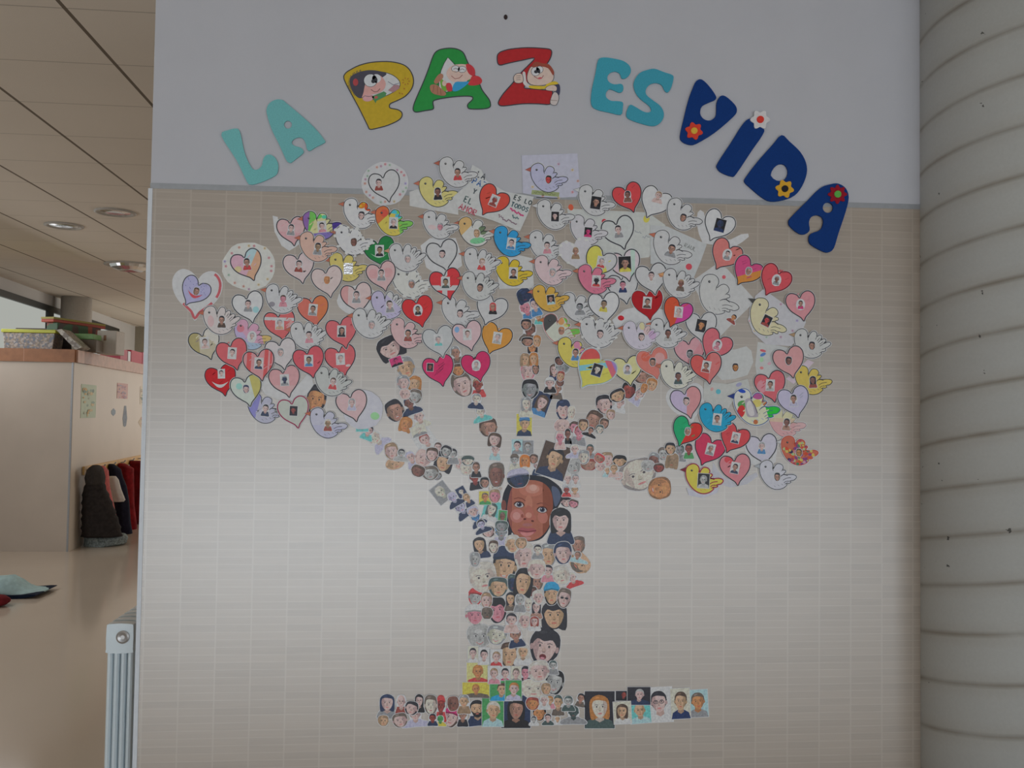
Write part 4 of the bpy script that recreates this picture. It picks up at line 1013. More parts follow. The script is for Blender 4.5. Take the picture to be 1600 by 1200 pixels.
V, o = letter('letter_a', ze([(1400,808),(1440,805),(1480,830),(1497,880),(1480,960),(1440,1080),(1415,1160),(1385,1183),(1350,1175),(1290,1140),(1278,1110),(1290,1080),(1340,1060),(1358,1020),(1350,990),(1320,978),(1290,990),(1278,1020),(1282,1060),(1260,1082),(1225,1080),(1180,1045),(1167,1020),(1180,990),(1260,910),(1340,830)]), ell(900+1383/3.53, 60+937/3.53, 8.2, 8.2, 18), NV, .003, .006, 'navy blue foam letter A with a dark red flower', 1278, 342, G4)
flower(V, o, 900+1433/3.53, 60+865/3.53, 15, '741220', '4c8a3e', .0092, 0, 8)
# --- the three drawn letters, outlined in black, each with a child drawn on it
def drawn(name, outer, inner, col, label, cx, cy):
    F = Flat(); d = .001
    F.prism(offset(outer, .4), d, d+.0008, 'W'); F.face(outer, d+.0009, col)
    if inner: F.face(inner, d+.0010, 'a4a4a6'); F.stroke(inner, 1.0, d+.0011, INK)
    F.stroke(outer, 1.6, d+.0011, INK)
    u, v = W(cx, cy); o = F.build(name, None, (u, 0, v)); tag(o, label, 'letter', G2); return o, (u, 0, v), d+.0013
zp = lambda p, n=3: smooth(zc(p, 330, 60, 4.706), n)
o, og, d = drawn('letter_p', zp([(977,300),(985,262),(1020,235),(1090,200),(1180,178),(1290,172),(1370,182),(1430,205),(1470,250),(1488,310),(1475,370),(1430,425),(1370,458),(1320,480),(1310,500),(1320,515),(1370,525),(1400,545),(1402,575),(1375,605),(1300,640),(1220,662),(1168,670),(1150,640),(1080,500),(1020,390)]),
                 zp([(1140,250),(1220,245),(1300,258),(1355,285),(1388,325),(1380,365),(1335,400),(1270,430),(1200,450),(1120,440),(1080,380)]), '9c8424', 'yellow drawn letter P with a black-haired child', 593, 150)
F = Flat(); t = .0001; P_ = lambda q: (330+q[0]/4.706, 60+q[1]/4.706)
rnd = random.Random(8)
F.prism(zp([(1020,300),(1060,262),(1140,238),(1220,240),(1290,262),(1240,300),(1190,330),(1170,400),(1110,440),(1070,430),(1030,370)], 4), d, d+.0004, '3d3b46'); d += .0005
for k in range(30):
    a = math.radians(100+k*6.5); c = P_((1120+95*math.cos(a), 335-85*math.sin(a))); F.stroke([c, (c[0]+4*math.cos(a)+rnd.uniform(-1, 1), c[1]-4*math.sin(a))], .8, d, '3d3b46', False)
F.face(zp([(1150,290),(1230,270),(1280,320),(1275,370),(1230,405),(1150,420),(1110,440),(1120,400)]), d+t, 'ad837f')
F.face(ell(*P_((1172,312)), 10.5, 10, 18), d+2*t, 'a9abb0'); F.stroke(ell(*P_((1172,312)), 10.5, 10, 18), .6, d+3*t, INK); F.face(ell(*P_((1216,298)), 7, 7, 14), d+2*t, 'a9abb0')
F.face(ell(*P_((1192,318)), 3.2, 3.2, 12), d+4*t, '2b2c32'); F.face(ell(*P_((1212,306)), 2.4, 2.8, 12), d+4*t, '2b2c32')
F.stroke([P_(q) for q in ((1175,378),(1200,396),(1225,392),(1242,372))], .9, d+3*t, '5a2c30', False); F.face(ell(*P_((1062,325)), 4.2, 5.8, 12), d+3*t, '8c3a3e')
F.face([P_(q) for q in ((1180,430),(1270,392),(1290,405),(1280,430),(1215,462),(1210,480))], d+2*t, '42714a'); F.face([P_(q) for q in ((1200,430),(1222,425),(1226,440),(1205,448))], d+3*t, '9a4a48')
F.face(ell(*P_((1155,440)), 9, 5.5, 14, -10), d+2*t, 'b0868a'); F.stroke([P_(q) for q in ((1110,440),(1130,425),(1160,430),(1185,425))], .6, d+3*t, INK, False)
F.face([P_(q) for q in ((1300,385),(1345,345),(1380,345),(1385,370),(1340,400))], d+2*t, '8a6a70'); F.stroke([P_(q) for q in ((1300,320),(1340,345),(1385,330))], .6, d+3*t, '2c2e50', False)
for k in range(7):
    a = k*.9; c = P_((1432, 318)); F.face(ell(c[0]+5*math.cos(a), c[1]+5*math.sin(a), 1.6, .8, 8, math.degrees(a)), d, '8c5a28')
for q in ((1385,405),(1405,410),(1420,372)): F.face(ell(*P_(q), 1.6, 1, 8, 30), d, '8c5a28')
F.build('drawn_child', o, og)
zq = lambda p, n=3: smooth(zc(p, 630, 60, 5.926), n); Q = lambda x, y: (630+x/5.926, 60+y/5.926)
o, og, d = drawn('letter_a', zq([(280,160),(320,115),(380,97),(450,93),(510,105),(560,140),(600,230),(700,410),(730,480),(790,560),(808,605),(800,640),(740,655),(620,655),(597,635),(600,610),(640,570),(640,545),(600,537),(500,540),(380,555),(290,575),(275,600),(282,640),(270,660),(200,672),(125,685),(95,670),(95,630),(120,560),(190,400),(240,270)]),
                 [Q(*q) for q in ((413,178),(450,215),(500,270),(560,330),(600,390),(560,440),(480,480),(400,500),(330,460),(330,400),(350,300),(380,230))], '217436', 'green drawn letter A with a lying child', 705, 125)
F = Flat()
F.prism(zq([(400,320),(430,270),(490,245),(580,245),(640,290),(650,350),(600,390),(520,410),(450,400),(410,360)]), d, d+.0004, 'b29a92'); d += .0005
F.face(zq([(580,245),(620,245),(660,285),(665,340),(640,350),(600,320)]), d, '9e3038')
for q in ((485,285),(545,290)): F.face(ell(*Q(*q), 6.5, 5, 14), d+t, 'aaaaae'); F.stroke(ell(*Q(*q), 6.5, 5, 14), .6, d+2*t, INK)
F.stroke([Q(*q) for q in ((465,290),(485,280),(505,290))], .7, d+3*t, INK, False); F.stroke([Q(*q) for q in ((525,300),(545,285),(570,298))], .7, d+3*t, INK, False)
F.stroke([Q(*q) for q in ((445,350),(480,378),(520,370),(550,340))], .9, d+2*t, '7a3a38', False); F.face(ell(*Q(470,325), 5, 4, 12), d+2*t, 'b8a198')
F.face(zq([(640,350),(700,355),(730,390),(715,425),(650,440),(600,430),(620,390)]), d, 'a23136'); F.face(zq([(480,410),(560,405),(610,405),(560,455),(500,490),(455,485)]), d+t, '2e7ea8')
F.face(zq([(395,425),(440,420),(455,485),(410,490)]), d+2*t, 'a2333a'); F.face(zq([(340,380),(370,390),(420,470),(400,490),(360,480)]), d+t, '5f8a3a')
F.face(zq([(285,400),(330,335),(365,335),(370,365),(340,400),(305,425)]), d+2*t, '8c6250'); F.face(zq([(250,440),(300,430),(350,465),(395,510),(375,535),(290,520),(255,490)]), d+3*t, '8c6250')
for q in (((285,440),(275,500)), ((315,445),(320,525)), ((345,470),(350,530))): F.stroke([Q(*q[0]), Q(*q[1])], .5, d+4*t, '4a342c', False)
F.face(ell(*Q(380,420), 3.4, 4.5, 10), d+3*t, 'b29a92'); F.build('drawn_child', o, og)
o, og, d = drawn('letter_z', zq([(870,170),(885,140),(920,120),(1000,100),(1150,88),(1300,95),(1360,105),(1375,135),(1360,190),(1320,250),(1240,330),(1150,420),(1120,460),(1200,470),(1300,478),(1380,490),(1370,560),(1355,612),(1250,608),(1100,608),(930,628),(885,615),(885,580),(930,510),(1010,420),(1040,380),(1100,310),(1160,250),(1215,185),(1100,205),(960,235),(900,250),(875,230)]), None, '902024', 'red drawn letter Z with a leaning child', 822, 120)
F = Flat()
F.prism(zq([(1160,300),(1200,255),(1290,240),(1370,280),(1395,350),(1370,410),(1280,440),(1180,430),(1145,380)]), d, d+.0004, 'b39f96'); d += .0005
F.stroke(zq([(1160,300),(1200,255),(1290,240),(1370,280),(1395,350),(1370,410),(1280,440),(1180,430),(1145,380)]), .8, d+t, INK)
F.face(zq([(1190,270),(1220,220),(1290,235),(1350,245),(1395,310),(1385,345),(1340,280),(1260,262)]), d+2*t, '7c3c30')
for q, r in (((1225,310), 7), ((1262,292), 5.5)): F.face(ell(*Q(*q), r, r, 14), d+2*t, 'aaaaae'); F.stroke(ell(*Q(*q), r, r, 14), .6, d+3*t, INK)
F.face(ell(*Q(1228,312), 3, 2.6, 10), d+4*t, '2b2c32'); F.face(ell(*Q(1255,305), 1.8, 2, 10), d+4*t, '2b2c32')
F.stroke([Q(*q) for q in ((1210,355),(1250,378),(1285,368),(1298,345))], .9, d+3*t, '7a2c30', False); F.face(ell(*Q(1265,372), 3.5, 1.6, 10, -10), d+4*t, 'a04a50')
F.face(zq([(1020,370),(1040,335),(1080,325),(1105,345),(1110,400),(1080,418),(1035,412)]), d+t, 'b39f96'); F.stroke(zq([(1020,370),(1040,335),(1080,325),(1105,345),(1110,400),(1080,418),(1035,412)]), .8, d+2*t, INK)
for yy in (352, 370, 388): F.stroke([Q(1045, yy), Q(1085, yy-3)], .5, d+3*t, INK, False)
F.face(zq([(1105,320),(1130,320),(1140,400),(1175,440),(1160,460),(1110,420)]), d, 'aaa6a6')
F.face(zq([(1170,440),(1300,445),(1330,425),(1400,400),(1435,425),(1350,440),(1300,472),(1180,465)]), d+3*t, 'b39a30'); F.face(zq([(1380,430),(1440,425),(1452,480),(1440,530),(1415,500),(1400,460)]), d+2*t, '33344a')
F.face(zq([(1315,470),(1340,445),(1390,435),(1420,455),(1415,490),(1370,490),(1330,485)]), d+4*t, 'b39f96'); F.stroke(zq([(1315,470),(1340,445),(1390,435),(1420,455),(1415,490),(1370,490),(1330,485)]), .6, d+5*t, INK)
F.face(zq([(1390,505),(1425,510),(1440,560),(1415,620),(1370,615),(1360,580)]), d+4*t, 'a39a98'); F.stroke(zq([(1390,505),(1425,510),(1440,560),(1415,620),(1370,615),(1360,580)]), .7, d+5*t, INK); F.stroke([Q(1365,575), Q(1425,580)], .6, d+6*t, '6a4a44', False)
F.build('drawn_child', o, og)
# ------------------------------------------------------------------ the place
class MB:
    def __init__(s): s.v = []; s.f = []; s.mi = []; s.mats = []
    def m(s, mat):
        if mat not in s.mats: s.mats.append(mat)
        return s.mats.index(mat)
    def box(s, a, b, mat, ang=0, piv=None):
        x0, y0, z0 = a; x1, y1, z1 = b; i = len(s.v)
        c = [(x0,y0,z0),(x1,y0,z0),(x1,y1,z0),(x0,y1,z0),(x0,y0,z1),(x1,y0,z1),(x1,y1,z1),(x0,y1,z1)]
        if ang:
            px, py = piv or ((x0+x1)/2, (y0+y1)/2); ca, sa = math.cos(ang), math.sin(ang)
            c = [(px+(x-px)*ca-(y-py)*sa, py+(x-px)*sa+(y-py)*ca, z) for x, y, z in c]
        s.v += c; k = s.m(mat)
        for f in ((0,3,2,1),(4,5,6,7),(0,1,5,4),(1,2,6,5),(2,3,7,6),(3,0,4,7)): s.f.append(tuple(i+j for j in f)); s.mi.append(k)
    def prism(s, base, top, mat):
        """ base and top: matching rings of 3-D points """
        i = len(s.v); n = len(base); s.v += [tuple(p) for p in base]+[tuple(p) for p in top]; k = s.m(mat)
        s.f.append(tuple(range(i+n-1, i-1, -1))); s.f.append(tuple(range(i+n, i+2*n))); s.mi += [k, k]
        for j in range(n): q = (j+1) % n; s.f.append((i+j, i+q, i+n+q, i+n+j)); s.mi.append(k)
    def loft(s, rings, mat, caps=True):
        i = len(s.v); n = len(rings[0]); k = s.m(mat)
        for r in rings: s.v += [tuple(p) for p in r]
        for a in range(len(rings)-1):
            for j in range(n): q = (j+1) % n; s.f.append((i+a*n+j, i+a*n+q, i+(a+1)*n+q, i+(a+1)*n+j)); s.mi.append(k)
        if caps:
            s.f.append(tuple(range(i+n-1, i-1, -1))); s.mi.append(k); e = i+(len(rings)-1)*n; s.f.append(tuple(range(e, e+n))); s.mi.append(k)
    def tube(s, pts, r, mat, n=8):
        rings = []
        for j, p in enumerate(pts):
            p = Vector(p); a = Vector(pts[max(j-1, 0)]); b = Vector(pts[min(j+1, len(pts)-1)]); t = (b-a).normalized()
            u = t.cross(Vector((0, 0, 1))); 
            if u.length < .1: u = t.cross(Vector((1, 0, 0)))
            u.normalize(); w = t.cross(u); rr = r[j] if isinstance(r, (list, tuple)) else r
            rings.append([p+u*rr*math.cos(2*PI*k/n)+w*rr*math.sin(2*PI*k/n) for k in range(n)])
        s.loft(rings, mat)
    def build(s, name, parent=None, origin=(0, 0, 0), sm=False):
        me = bpy.data.meshes.new(name); o = Vector(origin)
        me.from_pydata([tuple(Vector(v)-o) for v in s.v], [], s.f)
        for m in s.mats: me.materials.append(m)
        me.polygons.foreach_set('material_index', s.mi)
        if sm: me.polygons.foreach_set('use_smooth', [True]*len(s.f))
        bm = bmesh.new(); bm.from_mesh(me); bmesh.ops.recalc_face_normals(bm, faces=bm.faces[:]); bm.to_mesh(me); bm.free(); me.update()
        return link_mesh(name, me, parent, None if parent is not None else o)
def bevel(o, w, seg=2):
    b = o.modifiers.new('b', 'BEVEL'); b.width = w; b.segments = seg; b.limit_method = 'ANGLE'; return o
def struct(o): o['kind'] = 'structure'; return o
NT = lambda m: m.node_tree
def math_n(nt, op, a, b=None, c=None):
    n = nt.nodes.new('ShaderNodeMath'); n.operation = op
    for i, v in enumerate((a, b, c)):
        if v is None: continue
        if isinstance(v, (int, float)): n.inputs[i].default_value = v
        else: nt.links.new(v, n.inputs[i])
    return n.outputs[0]
def mix_n(nt, fac, a, b):
    n = nt.nodes.new('ShaderNodeMix'); n.data_type = 'RGBA'
    for i, v in ((0, fac), (6, a), (7, b)):
        if isinstance(v, (int, float)): n.inputs[i].default_value = v
        elif isinstance(v, tuple): n.inputs[i].default_value = v+(1,) if len(v) == 3 else v
        else: nt.links.new(v, n.inputs[i])
    return n.outputs[2]
def base_nodes(name, rough, spec=.5):
    m = bpy.data.materials.new(name); m.use_nodes = True; nt = m.node_tree; b = nt.nodes['Principled BSDF']
    b.inputs['Roughness'].default_value = rough; b.inputs['Specular IOR Level'].default_value = spec
    tc = nt.nodes.new('ShaderNodeTexCoord'); sx = nt.nodes.new('ShaderNodeSeparateXYZ'); nt.links.new(tc.outputs['Object'], sx.inputs[0])
    return m, nt, b, tc, sx
def noise_n(nt, vec, scale, detail=3, dist=0):
    n = nt.nodes.new('ShaderNodeTexNoise'); n.inputs['Scale'].default_value = scale; n.inputs['Detail'].default_value = detail; n.inputs['Distortion'].default_value = dist
    nt.links.new(vec, n.inputs['Vector']); return n.outputs['Fac']
def mapv(nt, vec, sc):
    n = nt.nodes.new('ShaderNodeMapping'); n.inputs['Scale'].default_value = sc; nt.links.new(vec, n.inputs['Vector']); return n.outputs[0]
def bump_n(nt, b, h, strength, dist):
    n = nt.nodes.new('ShaderNodeBump'); n.inputs['Strength'].default_value = strength; n.inputs['Distance'].default_value = dist
    nt.links.new(h, n.inputs['Height']); nt.links.new(n.outputs['Normal'], b.inputs['Normal'])
# tiles: strips 99 mm wide and 21 mm high, sandy beige with horizontal veins, pale joints, glazed
def tile_mat():
    m, nt, b, tc, sx = base_nodes('tiles', .4, .5)
    X, Z = sx.outputs['X'], sx.outputs['Z']
    u = math_n(nt, 'DIVIDE', math_n(nt, 'ADD', X, .6933+9.905), .09905); v = math_n(nt, 'DIVIDE', math_n(nt, 'SUBTRACT', Z, .7382-2.13), .0213)
    fu = math_n(nt, 'FRACT', u); fv = math_n(nt, 'FRACT', v)
    du = math_n(nt, 'ABSOLUTE', math_n(nt, 'SUBTRACT', fu, .5)); dv = math_n(nt, 'ABSOLUTE', math_n(nt, 'SUBTRACT', fv, .5))
    jn = noise_n(nt, mapv(nt, tc.outputs['Object'], (11, 1, 45)), 1.0, 2)
    ju = math_n(nt, 'MULTIPLY', math_n(nt, 'GREATER_THAN', du, .478), .38)
    jv = math_n(nt, 'MULTIPLY', math_n(nt, 'GREATER_THAN', dv, .44), math_n(nt, 'MULTIPLY_ADD', jn, .9, -.1))
    cb = nt.nodes.new('ShaderNodeCombineXYZ'); nt.links.new(math_n(nt, 'FLOOR', u), cb.inputs[0]); nt.links.new(math_n(nt, 'FLOOR', v), cb.inputs[1])
    wn = nt.nodes.new('ShaderNodeTexWhiteNoise'); nt.links.new(cb.outputs[0], wn.inputs['Vector'])
    st = noise_n(nt, mapv(nt, tc.outputs['Object'], (5, 1, 160)), 1.0, 4, .3)
    c1 = mix_n(nt, st, TA, TB); c2 = mix_n(nt, math_n(nt, 'MULTIPLY', wn.outputs['Value'], .35), c1, TC)
    j = math_n(nt, 'MAXIMUM', ju, jv)
    nt.links.new(mix_n(nt, j, c2, TJ), b.inputs['Base Color'])
    b.inputs['Coat Weight'].default_value = 1; b.inputs['Coat Roughness'].default_value = .36; b.inputs['Coat IOR'].default_value = 2.3
    bump_n(nt, b, math_n(nt, 'SUBTRACT', st, math_n(nt, 'MULTIPLY', j, .6)), .10, .002)
    return m
TA, TB, TC, TJ = rgb('6f6459', 2.1), rgb('7e7267', 2.1), rgb('8a7e72', 2.1), rgb('8f877e', 2.1)
TILE = tile_mat()
PLASTER = node_mat('plaster', rgb('929297', 2.1), rough=.75, var=.015, scale=6, spec=.3, bump=.05, bscale=350)
METAL = node_mat('anodised_trim', rgb('7e8084', 2.0), rough=.45, metal=.35, var=.05, scale=60)
WHITE = node_mat('white_trim', rgb('a0a3a8', 2.1), rough=.4, var=.03)
def vline(ax, ay, bx, by): return W(ax, ay), W(bx, by)
xl0, xl1 = W(249, 0), W(207, 1200)          # the wall's free left edge
XL = (xl0[0]+xl1[0])/2-.002; XR = 1.80
ztl, ztr = W(241, 286)[1], W(1443, 319.5)[1]    # top of the trim at either end
sl = (ztr-ztl)/(1.517+.80)
zt = lambda x: ztl+(x-XL)*sl
TH = 1.6
def wall_piece(name, z0a, z0b, z1a, z1b, mat):
    b = MB(); b.prism([(XL,0,z0a),(XR,0,z0b),(XR,TH,z0b),(XL,TH,z0a)], [(XL,0,z1a),(XR,0,z1b),(XR,TH,z1b),(XL,TH,z1a)], mat)
    return struct(b.build(name))
CEIL = 3.2
hB = .016
wall_piece('wall_front', zt(XL), zt(XR), CEIL, CEIL, PLASTER)
wt = wall_piece('wall_tiled', 0, 0, zt(XL)-hB, zt(XR)-hB, TILE)
b = MB(); b.prism([(XL-.001,-.0015,zt(XL)-hB),(XR,-.0015,zt(XR)-hB),(XR,TH,zt(XR)-hB),(XL-.001,TH,zt(XL)-hB)], [(XL-.001,-.0015,zt(XL)),(XR,-.0015,zt(XR)),(XR,TH,zt(XR)),(XL-.001,TH,zt(XL))], METAL); struct(b.build('trim_1'))
b = MB(); b.prism([(XL-.006,-.002,0),(XL+.006,-.002,0),(XL+.006,.0005,0),(XL-.001,.02,0),(XL-.006,.02,0)], [(XL-.006,-.002,zt(XL)-hB),(XL+.006,-.002,zt(XL)-hB),(XL+.006,.0005,zt(XL)-hB),(XL-.001,.02,zt(XL)-hB),(XL-.006,.02,zt(XL)-hB)], WHITE); struct(b.build('trim_2'))
# floor: warm beige sheet vinyl, satin
def floor_mat():
    m, nt, b, tc, sx = base_nodes('vinyl_floor', .14, .6)
    n = noise_n(nt, tc.outputs['Object'], 1.3, 3); n2 = noise_n(nt, tc.outputs['Object'], 90, 2)
    c = mix_n(nt, n, rgb('968b7e', 2.1), rgb('9e9386', 2.1)); nt.links.new(mix_n(nt, math_n(nt, 'MULTIPLY', n2, .25), c, rgb('9a9187', 2.1)), b.inputs['Base Color'])
    bump_n(nt, b, noise_n(nt, tc.outputs['Object'], 5, 2), .04, .01)
    return m
X0, X1, Y0, Y1 = -7.0, 5.5, -6.5, 19.0
b = MB(); b.box((X0, Y0, -.1), (X1, Y1, 0), floor_mat()); struct(b.build('floor'))
# suspended ceiling of panels, 735 x 620 mm as they show
def ceil_mat():
    m, nt, b, tc, sx = base_nodes('ceiling_panels', .85, .2)
    X, Y = sx.outputs['X'], sx.outputs['Y']
    fx = math_n(nt, 'FRACT', math_n(nt, 'DIVIDE', math_n(nt, 'ADD', X, 1.575+7.35), .735)); fy = math_n(nt, 'FRACT', math_n(nt, 'DIVIDE', math_n(nt, 'ADD', Y, 12.4-1.28), .62))
    dx = math_n(nt, 'ABSOLUTE', math_n(nt, 'SUBTRACT', fx, .5)); dy = math_n(nt, 'ABSOLUTE', math_n(nt, 'SUBTRACT', fy, .5))
    jx = math_n(nt, 'GREATER_THAN', dx, .487); jy = math_n(nt, 'MULTIPLY', math_n(nt, 'GREATER_THAN', dy, .493), .45)
    n = noise_n(nt, tc.outputs['Object'], 1.1, 3)
    c = mix_n(nt, n, rgb('989086', 2.1), rgb('a0988e', 2.1))
    nt.links.new(mix_n(nt, math_n(nt, 'MAXIMUM', jx, jy), c, rgb('4f463c', 2.1)), b.inputs['Base Color'])
    bump_n(nt, b, math_n(nt, 'SUBTRACT', noise_n(nt, tc.outputs['Object'], 160, 2), jx), .2, .004)
    return m
b = MB(); b.box((X0, Y0, CEIL), (X1, Y1, CEIL+.1), ceil_mat()); struct(b.build('ceiling'))
WALLW = node_mat('room_wall', rgb('8a8885', 2.1), rough=.8, var=.03, scale=3, spec=.25)
# wall behind the camera with a wide window band
b = MB(); YB = Y0
b.box((X0, YB-.2, 0), (X1, YB, .02), WALLW); b.box((X0, YB-.2, 2.3), (X1, YB, CEIL), WALLW); b.box((X0, YB-.2, .02), (-3.6, YB, 2.3), WALLW); b.box((5.3, YB-.2, .02), (X1, YB, 2.3), WALLW)
struct(b.build('wall_back'))
DARK = node_mat('dark_frame', (.012, .014, .012), rough=.4, var=.1)
b = MB()
for i in range(5):
    x = -3.6+i*2.225; b.box((x-.03, YB-.12, .02), (x+.03, YB-.06, 2.3), DARK)
b.box((-3.6, YB-.12, .02), (5.3, YB-.06, .08), DARK); b.box((-3.6, YB-.12, 2.24), (5.3, YB-.06, 2.3), DARK); struct(b.build('window_1'))
b = MB(); b.box((X1, Y0, 0), (X1+.2, Y1, CEIL), WALLW); struct(b.build('wall_right'))
# clerestory wall on the left with black framed windows
A = Vector((-5.62, 9.54, 0)); Bv = Vector((-6.03, 15.33, 0)); dr = (Bv-A).normalized(); nr = Vector((dr.y, -dr.x, 0))
def along(t, z, off=0): p = A+dr*t+nr*off; return (p.x, p.y, z)
def slab(b, t0, t1, z0, z1, o0, o1, mat): b.prism([along(t0,z0,o0),along(t1,z0,o0),along(t1,z0,o1),along(t0,z0,o1)], [along(t0,z1,o0),along(t1,z1,o0),along(t1,z1,o1),along(t0,z1,o1)], mat)
ZF = 3.03; t0, t1 = -16.2, 9.4
tm = (Vector(atz(75, 478, ZF))-A).dot(dr); te = (Vector(atz(189, 514, ZF))-A).dot(dr)
b = MB(); slab(b, t0, t1, 0, 1.9, -.2, 0, WALLW); slab(b, t0, t1, ZF, CEIL, -.2, 0, WALLW); slab(b, te, t1, 1.9, ZF, -.2, 0, WALLW); struct(b.build('wall_left'))
b = MB(); slab(b, t0, te, ZF-.09, ZF, -.03, .03, DARK); slab(b, t0, te, 1.9, 1.97, -.03, .03, DARK); slab(b, te-.14, te, 1.97, ZF-.09, -.03, .03, DARK)
for k in range(4):
    t = tm-k*3.6
    slab(b, t-.12, t+.12, 1.97, ZF-.09, -.03, .03, DARK)
w2 = struct(b.build('window_2'))
SKY = bpy.data.materials.new('daylit_pane'); SKY.use_nodes = True; nt = SKY.node_tree
em = nt.nodes.new('ShaderNodeEmission'); em.inputs['Color'].default_value = (.97, 1, .94, 1); em.inputs['Strength'].default_value = SKYV
nz = nt.nodes.new('ShaderNodeTexNoise'); nz.inputs['Scale'].default_value = .5; rp = nt.nodes.new('ShaderNodeValToRGB'); rp.color_ramp.elements[0].color = (.88, .92, .84, 1); rp.color_ramp.elements[1].color = (.98, 1, .93, 1)
nt.links.new(nz.outputs['Fac'], rp.inputs['Fac']); nt.links.new(rp.outputs['Color'], em.inputs['Color']); nt.links.new(em.outputs[0], nt.nodes['Material Output'].inputs['Surface'])
b = MB(); slab(b, t0, te, 1.97, ZF-.09, -.02, -.01, SKY); b.build('pane', w2)
# end wall
b = MB(); b.box((X0, Y1-.2, 0), (X1, Y1, CEIL), WALLW); struct(b.build('wall_far'))

cx, cy, CR = 1.803, -.065, .30
# concrete column engaged with the wall's right end, cast in a spiral former
def conc_mat():
    m, nt, b, tc, sx = base_nodes('concrete', .7, .3)
    X, Y, Z = sx.outputs['X'], sx.outputs['Y'], sx.outputs['Z']
    ang = math_n(nt, 'ARCTAN2', X, math_n(nt, 'MULTIPLY', Y, -1))
    wv = noise_n(nt, tc.outputs['Object'], 3, 2)
    q = aty(1600, 587, cy-CR); a0 = math.atan2(q.x-cx, CR)
    h = math_n(nt, 'ADD', math_n(nt, 'DIVIDE', math_n(nt, 'SUBTRACT', Z, q.z), .1404), math_n(nt, 'MULTIPLY', math_n(nt, 'SUBTRACT', ang, a0), -2.5/(2*PI)))
    h = math_n(nt, 'ADD', math_n(nt, 'ADD', h, 9.98), math_n(nt, 'MULTIPLY', wv, .05))
    f = math_n(nt, 'ABSOLUTE', math_n(nt, 'SUBTRACT', math_n(nt, 'FRACT', h), .5))
    seam = nt.nodes.new('ShaderNodeMapRange'); seam.inputs[1].default_value = .42; seam.inputs[2].default_value = .5; nt.links.new(f, seam.inputs[0])
    halo = nt.nodes.new('ShaderNodeMapRange'); halo.inputs[1].default_value = .2; halo.inputs[2].default_value = .5; nt.links.new(f, halo.inputs[0])
    br = noise_n(nt, mapv(nt, tc.outputs['Object'], (4, 4, 9)), 1.5, 4)
    n1 = noise_n(nt, tc.outputs['Object'], 2.2, 4); n2 = noise_n(nt, tc.outputs['Object'], 120, 2)
    c = mix_n(nt, n1, rgb('828280', 2.0), rgb('90908d', 2.0)); c = mix_n(nt, math_n(nt, 'MULTIPLY', n2, .3), c, rgb('747370', 2.0))
    c = mix_n(nt, math_n(nt, 'MULTIPLY', math_n(nt, 'MULTIPLY', seam.outputs[0], br), .95), c, rgb('4e483f', 2.0))
    c = mix_n(nt, math_n(nt, 'MULTIPLY', math_n(nt, 'MULTIPLY', halo.outputs[0], br), .35), c, rgb('6a5c4a', 2.0))
    vo = nt.nodes.new('ShaderNodeTexVoronoi'); vo.inputs['Scale'].default_value = 22; dvn = nt.nodes.new('ShaderNodeTexNoise'); dvn.inputs['Scale'].default_value = 60; nt.links.new(tc.outputs['Object'], dvn.inputs['Vector']); vm = nt.nodes.new('ShaderNodeVectorMath'); vm.operation = 'MULTIPLY_ADD'; vm.inputs[1].default_value = (.03, .03, .03); nt.links.new(dvn.outputs['Color'], vm.inputs[0]); nt.links.new(tc.outputs['Object'], vm.inputs[2]); nt.links.new(vm.outputs[0], vo.inputs['Vector'])
    wn = nt.nodes.new('ShaderNodeSeparateColor'); nt.links.new(vo.outputs['Color'], wn.inputs[0])
    pit = math_n(nt, 'LESS_THAN', vo.outputs['Distance'], math_n(nt, 'MULTIPLY', math_n(nt, 'SUBTRACT', wn.outputs[0], .62), .30))
    nt.links.new(mix_n(nt, math_n(nt, 'MULTIPLY', pit, .8), c, (.03, .028, .026)), b.inputs['Base Color'])
    hh = math_n(nt, 'SUBTRACT', math_n(nt, 'MULTIPLY', n2, .15), math_n(nt, 'ADD', seam.outputs[0], pit)); bump_n(nt, b, hh, .35, .004)
    return m
b = MB(); n = 96
rings = [[(cx+CR*math.cos(2*PI*k/n), cy+CR*math.sin(2*PI*k/n), z) for k in range(n)] for z in (0, .8, 1.6, 2.4, CEIL)]
b.loft(rings, conc_mat()); col = b.build('concrete_column', None, (cx, cy, 0), sm=False)
for pl in col.data.polygons: pl.use_smooth = len(pl.vertices) == 4
tag(col, 'thick round bare concrete column with spiral seams at the wall\'s right end', 'column')
# screw hole left in the plaster
b = MB(); u, v = W(790, 27); b.loft([[(u+.006*math.cos(2*PI*k/10)*r, -.001-q, v+.008*math.sin(2*PI*k/10)*r) for k in range(10)] for r, q in ((1, 0), (.8, .004), (.5, .006))], node_mat('screw_dark', (.03, .015, .015), rough=.5)); tag(b.build('wall_plug', None, (u, 0, v)), 'small dark screw in the white plaster above the slogan', 'screw')

